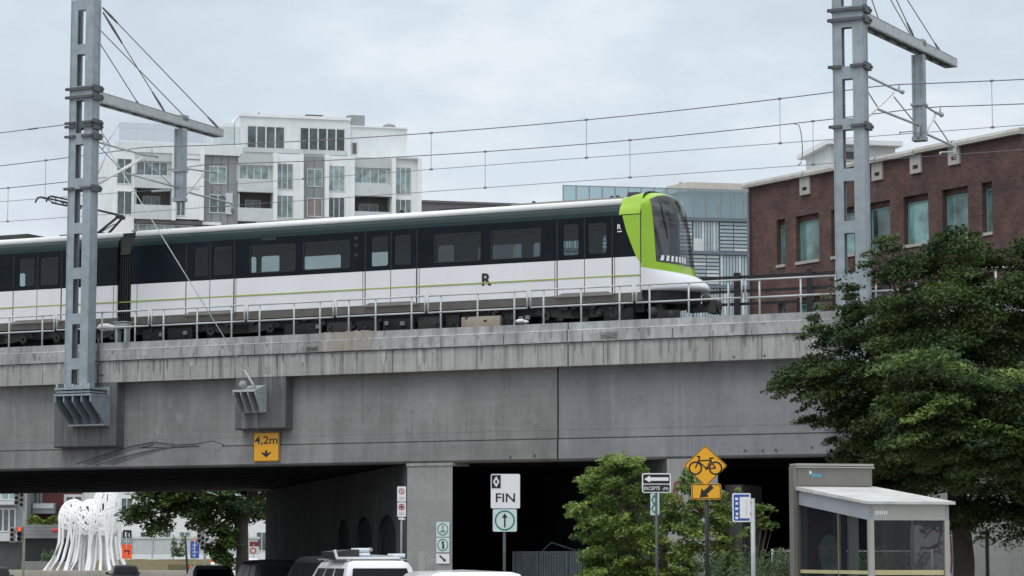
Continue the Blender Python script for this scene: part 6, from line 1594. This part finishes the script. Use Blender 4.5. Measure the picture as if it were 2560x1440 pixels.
# chain-link fence behind the shelter
N = 65.0
t = thing('chain_link_fence', 'chain link fence standing between the bus shelter and the viaduct wall', 'fence', FB, (ub(2200, 1420, N), N, GZ))
u0, u1 = ub(1930, 1420, N), ub(2330, 1420, N); hh = hb(2200, 1378, N); m = MB(); s_ = .11; k = int((u1 - u0) / s_)
for i in range(-int((hh - GZ) / s_), k):
    for sg in (1, -1):
        a0_, a1_ = u0 + i * s_, u0 + i * s_ + (hh - GZ)
        z0_, z1_ = (GZ, hh) if sg > 0 else (hh, GZ)
        lo = max(a0_, u0); hi = min(a1_, u1)
        if hi <= lo: continue
        g = lambda a_: z0_ + (z1_ - z0_) * (a_ - a0_) / (a1_ - a0_); m.path([(lo, N, g(lo)), (hi, N, g(hi))], .004, 3)
m.build('mesh', GALV, t)
for x in (1930, 2130, 2330): u = ub(x, 1420, N); MB().tube((u, N + .04, GZ), (u, N + .04, hh + .05), .03).build('post', GALVB, t)
MB().tube((u0, N + .02, hh), (u1, N + .02, hh), .02).build('top_rail', GALVB, t)
# thin black pole by the tree trunk, white bollard in the shelter view
t = thing('black_pole', 'thin black pole standing right of the dark tree trunk', 'pole', FW, sbase(2467, 63)); u, h = FW.D(2467, 1330, 63); MB().tube((u, 63, GZ), (u, 63, h), .05).build('shaft', BLACK, t); MB().ball((u, 63, h), .07).build('cap', BLACK, t)

# ================================================================== GROUND, SKY, LIGHT, CAMERA
m = MB(); m.add([(-1500, -200, GZ), (1500, -200, GZ), (1500, 3000, GZ), (-1500, 3000, GZ)], [(0, 1, 2, 3)]); kind(m.build('ground', PAVE, None, FW, (0, 0, GZ)), 'structure')
m = MB(); m.add([FS.world(p) for p in ((-8.5, -20, GZ + .004), (12.8, -20, GZ + .004), (12.8, 205, GZ + .004), (-8.5, 205, GZ + .004))], [(0, 1, 2, 3)]); kind(m.build('road', ASPH, None, FW, (0, 0, GZ)), 'structure')
m = MB(); 
for k in range(30):
    for uu in (6.2, -1.5): m.add([FS.world(p) for p in ((uu - .07, 5 + k * 6, GZ + .008), (uu + .07, 5 + k * 6, GZ + .008), (uu + .07, 8 + k * 6, GZ + .008), (uu - .07, 8 + k * 6, GZ + .008))], [(0, 1, 2, 3)])
kind(m.build('road_markings', SIGN_W, None, FW, (0, 0, GZ)), 'structure')

SUN_EL, SUN_AZ = R(58), R(215)       # azimuth measured clockwise from +Y: high behind the photographer's left shoulder
w = bpy.data.worlds.new('World'); sc.world = w; w.use_nodes = True; nt = w.node_tree
bg = nt.nodes['Background']; bg.inputs['Strength'].default_value = .1
sky = nt.nodes.new('ShaderNodeTexSky'); sky.sky_type = 'NISHITA'; sky.sun_disc = False; sky.sun_elevation = SUN_EL; sky.sun_rotation = SUN_AZ
co = nt.nodes.new('ShaderNodeTexCoord').outputs['Generated']
sp = nt.nodes.new('ShaderNodeSeparateXYZ'); nt.links.new(co, sp.inputs[0])
rp = nt.nodes.new('ShaderNodeValToRGB'); nt.links.new(sp.outputs[2], rp.inputs[0])
els = [(0, (8.8, 9.1, 9.6)), (.10, (8.2, 8.75, 9.35)), (.16, (7.0, 7.9, 8.7)), (.23, (6.7, 7.8, 8.6)), (.45, (9.5, 10.2, 11.)), (1, (18, 18.6, 19.5))]
while len(rp.color_ramp.elements) < len(els): rp.color_ramp.elements.new(.5)
for e, (p, c) in zip(rp.color_ramp.elements, els): e.position = p; e.color = (*[v / 20 for v in c], 1)
ov = scale_col(nt, rp.outputs[0], remap(nt, sp.outputs[2], 0, 1, 20, 20))
c1 = noise(nt, co, 5.5, 6, .55, (1, 1, 2.6)); c2 = noise(nt, co, 14, 5, .6, (1, 1, 2.2))
cl_ = mul(nt, mul(nt, c1, .7), mul(nt, c2, .3), 'ADD')
dark = remap(nt, cl_, .52, .62, 0, .8); lite = remap(nt, cl_, .40, .50, .85, 0)
ov = mixc(nt, dark, ov, scale_col(nt, mixc(nt, .5, ov, (6.0, 6.3, 7.6)), remap(nt, cl_, 0, 1, 1, .92)))
ov = mixc(nt, lite, ov, scale_col(nt, mixc(nt, .6, ov, (9.0, 9.2, 9.6)), remap(nt, cl_, 0, 1, 1.06, 1.06)))
mixed = mixc(nt, .06, ov, sky.outputs[0])
nt.links.new(mixed, bg.inputs['Color'])
sl_ = bpy.data.lights.new('sun', 'SUN'); sl_.energy = 1.1; sl_.angle = R(32); sl_.color = (1, .965, .92)
so_ = bpy.data.objects.new('sun', sl_); col.objects.link(so_)
dv = Vector((math.sin(SUN_AZ) * math.cos(SUN_EL), math.cos(SUN_AZ) * math.cos(SUN_EL), math.sin(SUN_EL)))
so_.rotation_euler = (-dv).to_track_quat('-Z', 'Y').to_euler(); so_.location = dv * 60
ca = bpy.data.cameras.new('camera'); ca.sensor_width = 36; ca.lens = F / 2560 * 36; ca.clip_start = .5; ca.clip_end = 6000
co_ = bpy.data.objects.new('camera', ca); col.objects.link(co_); co_.location = (0, 0, EYE); co_.rotation_euler = (math.pi / 2 + PITCH, 0, 0); sc.camera = co_
sc.view_settings.view_transform = 'Standard'; sc.view_settings.look = 'None'; sc.view_settings.exposure = 0; sc.view_settings.gamma = 1
sc.render.engine = 'CYCLES'; sc.cycles.use_denoising = True; sc.cycles.max_bounces = 8; sc.cycles.transparent_max_bounces = 24; sc.cycles.use_adaptive_sampling = True
try: sc.cycles.denoiser = 'OPENIMAGEDENOISE'
except Exception: pass
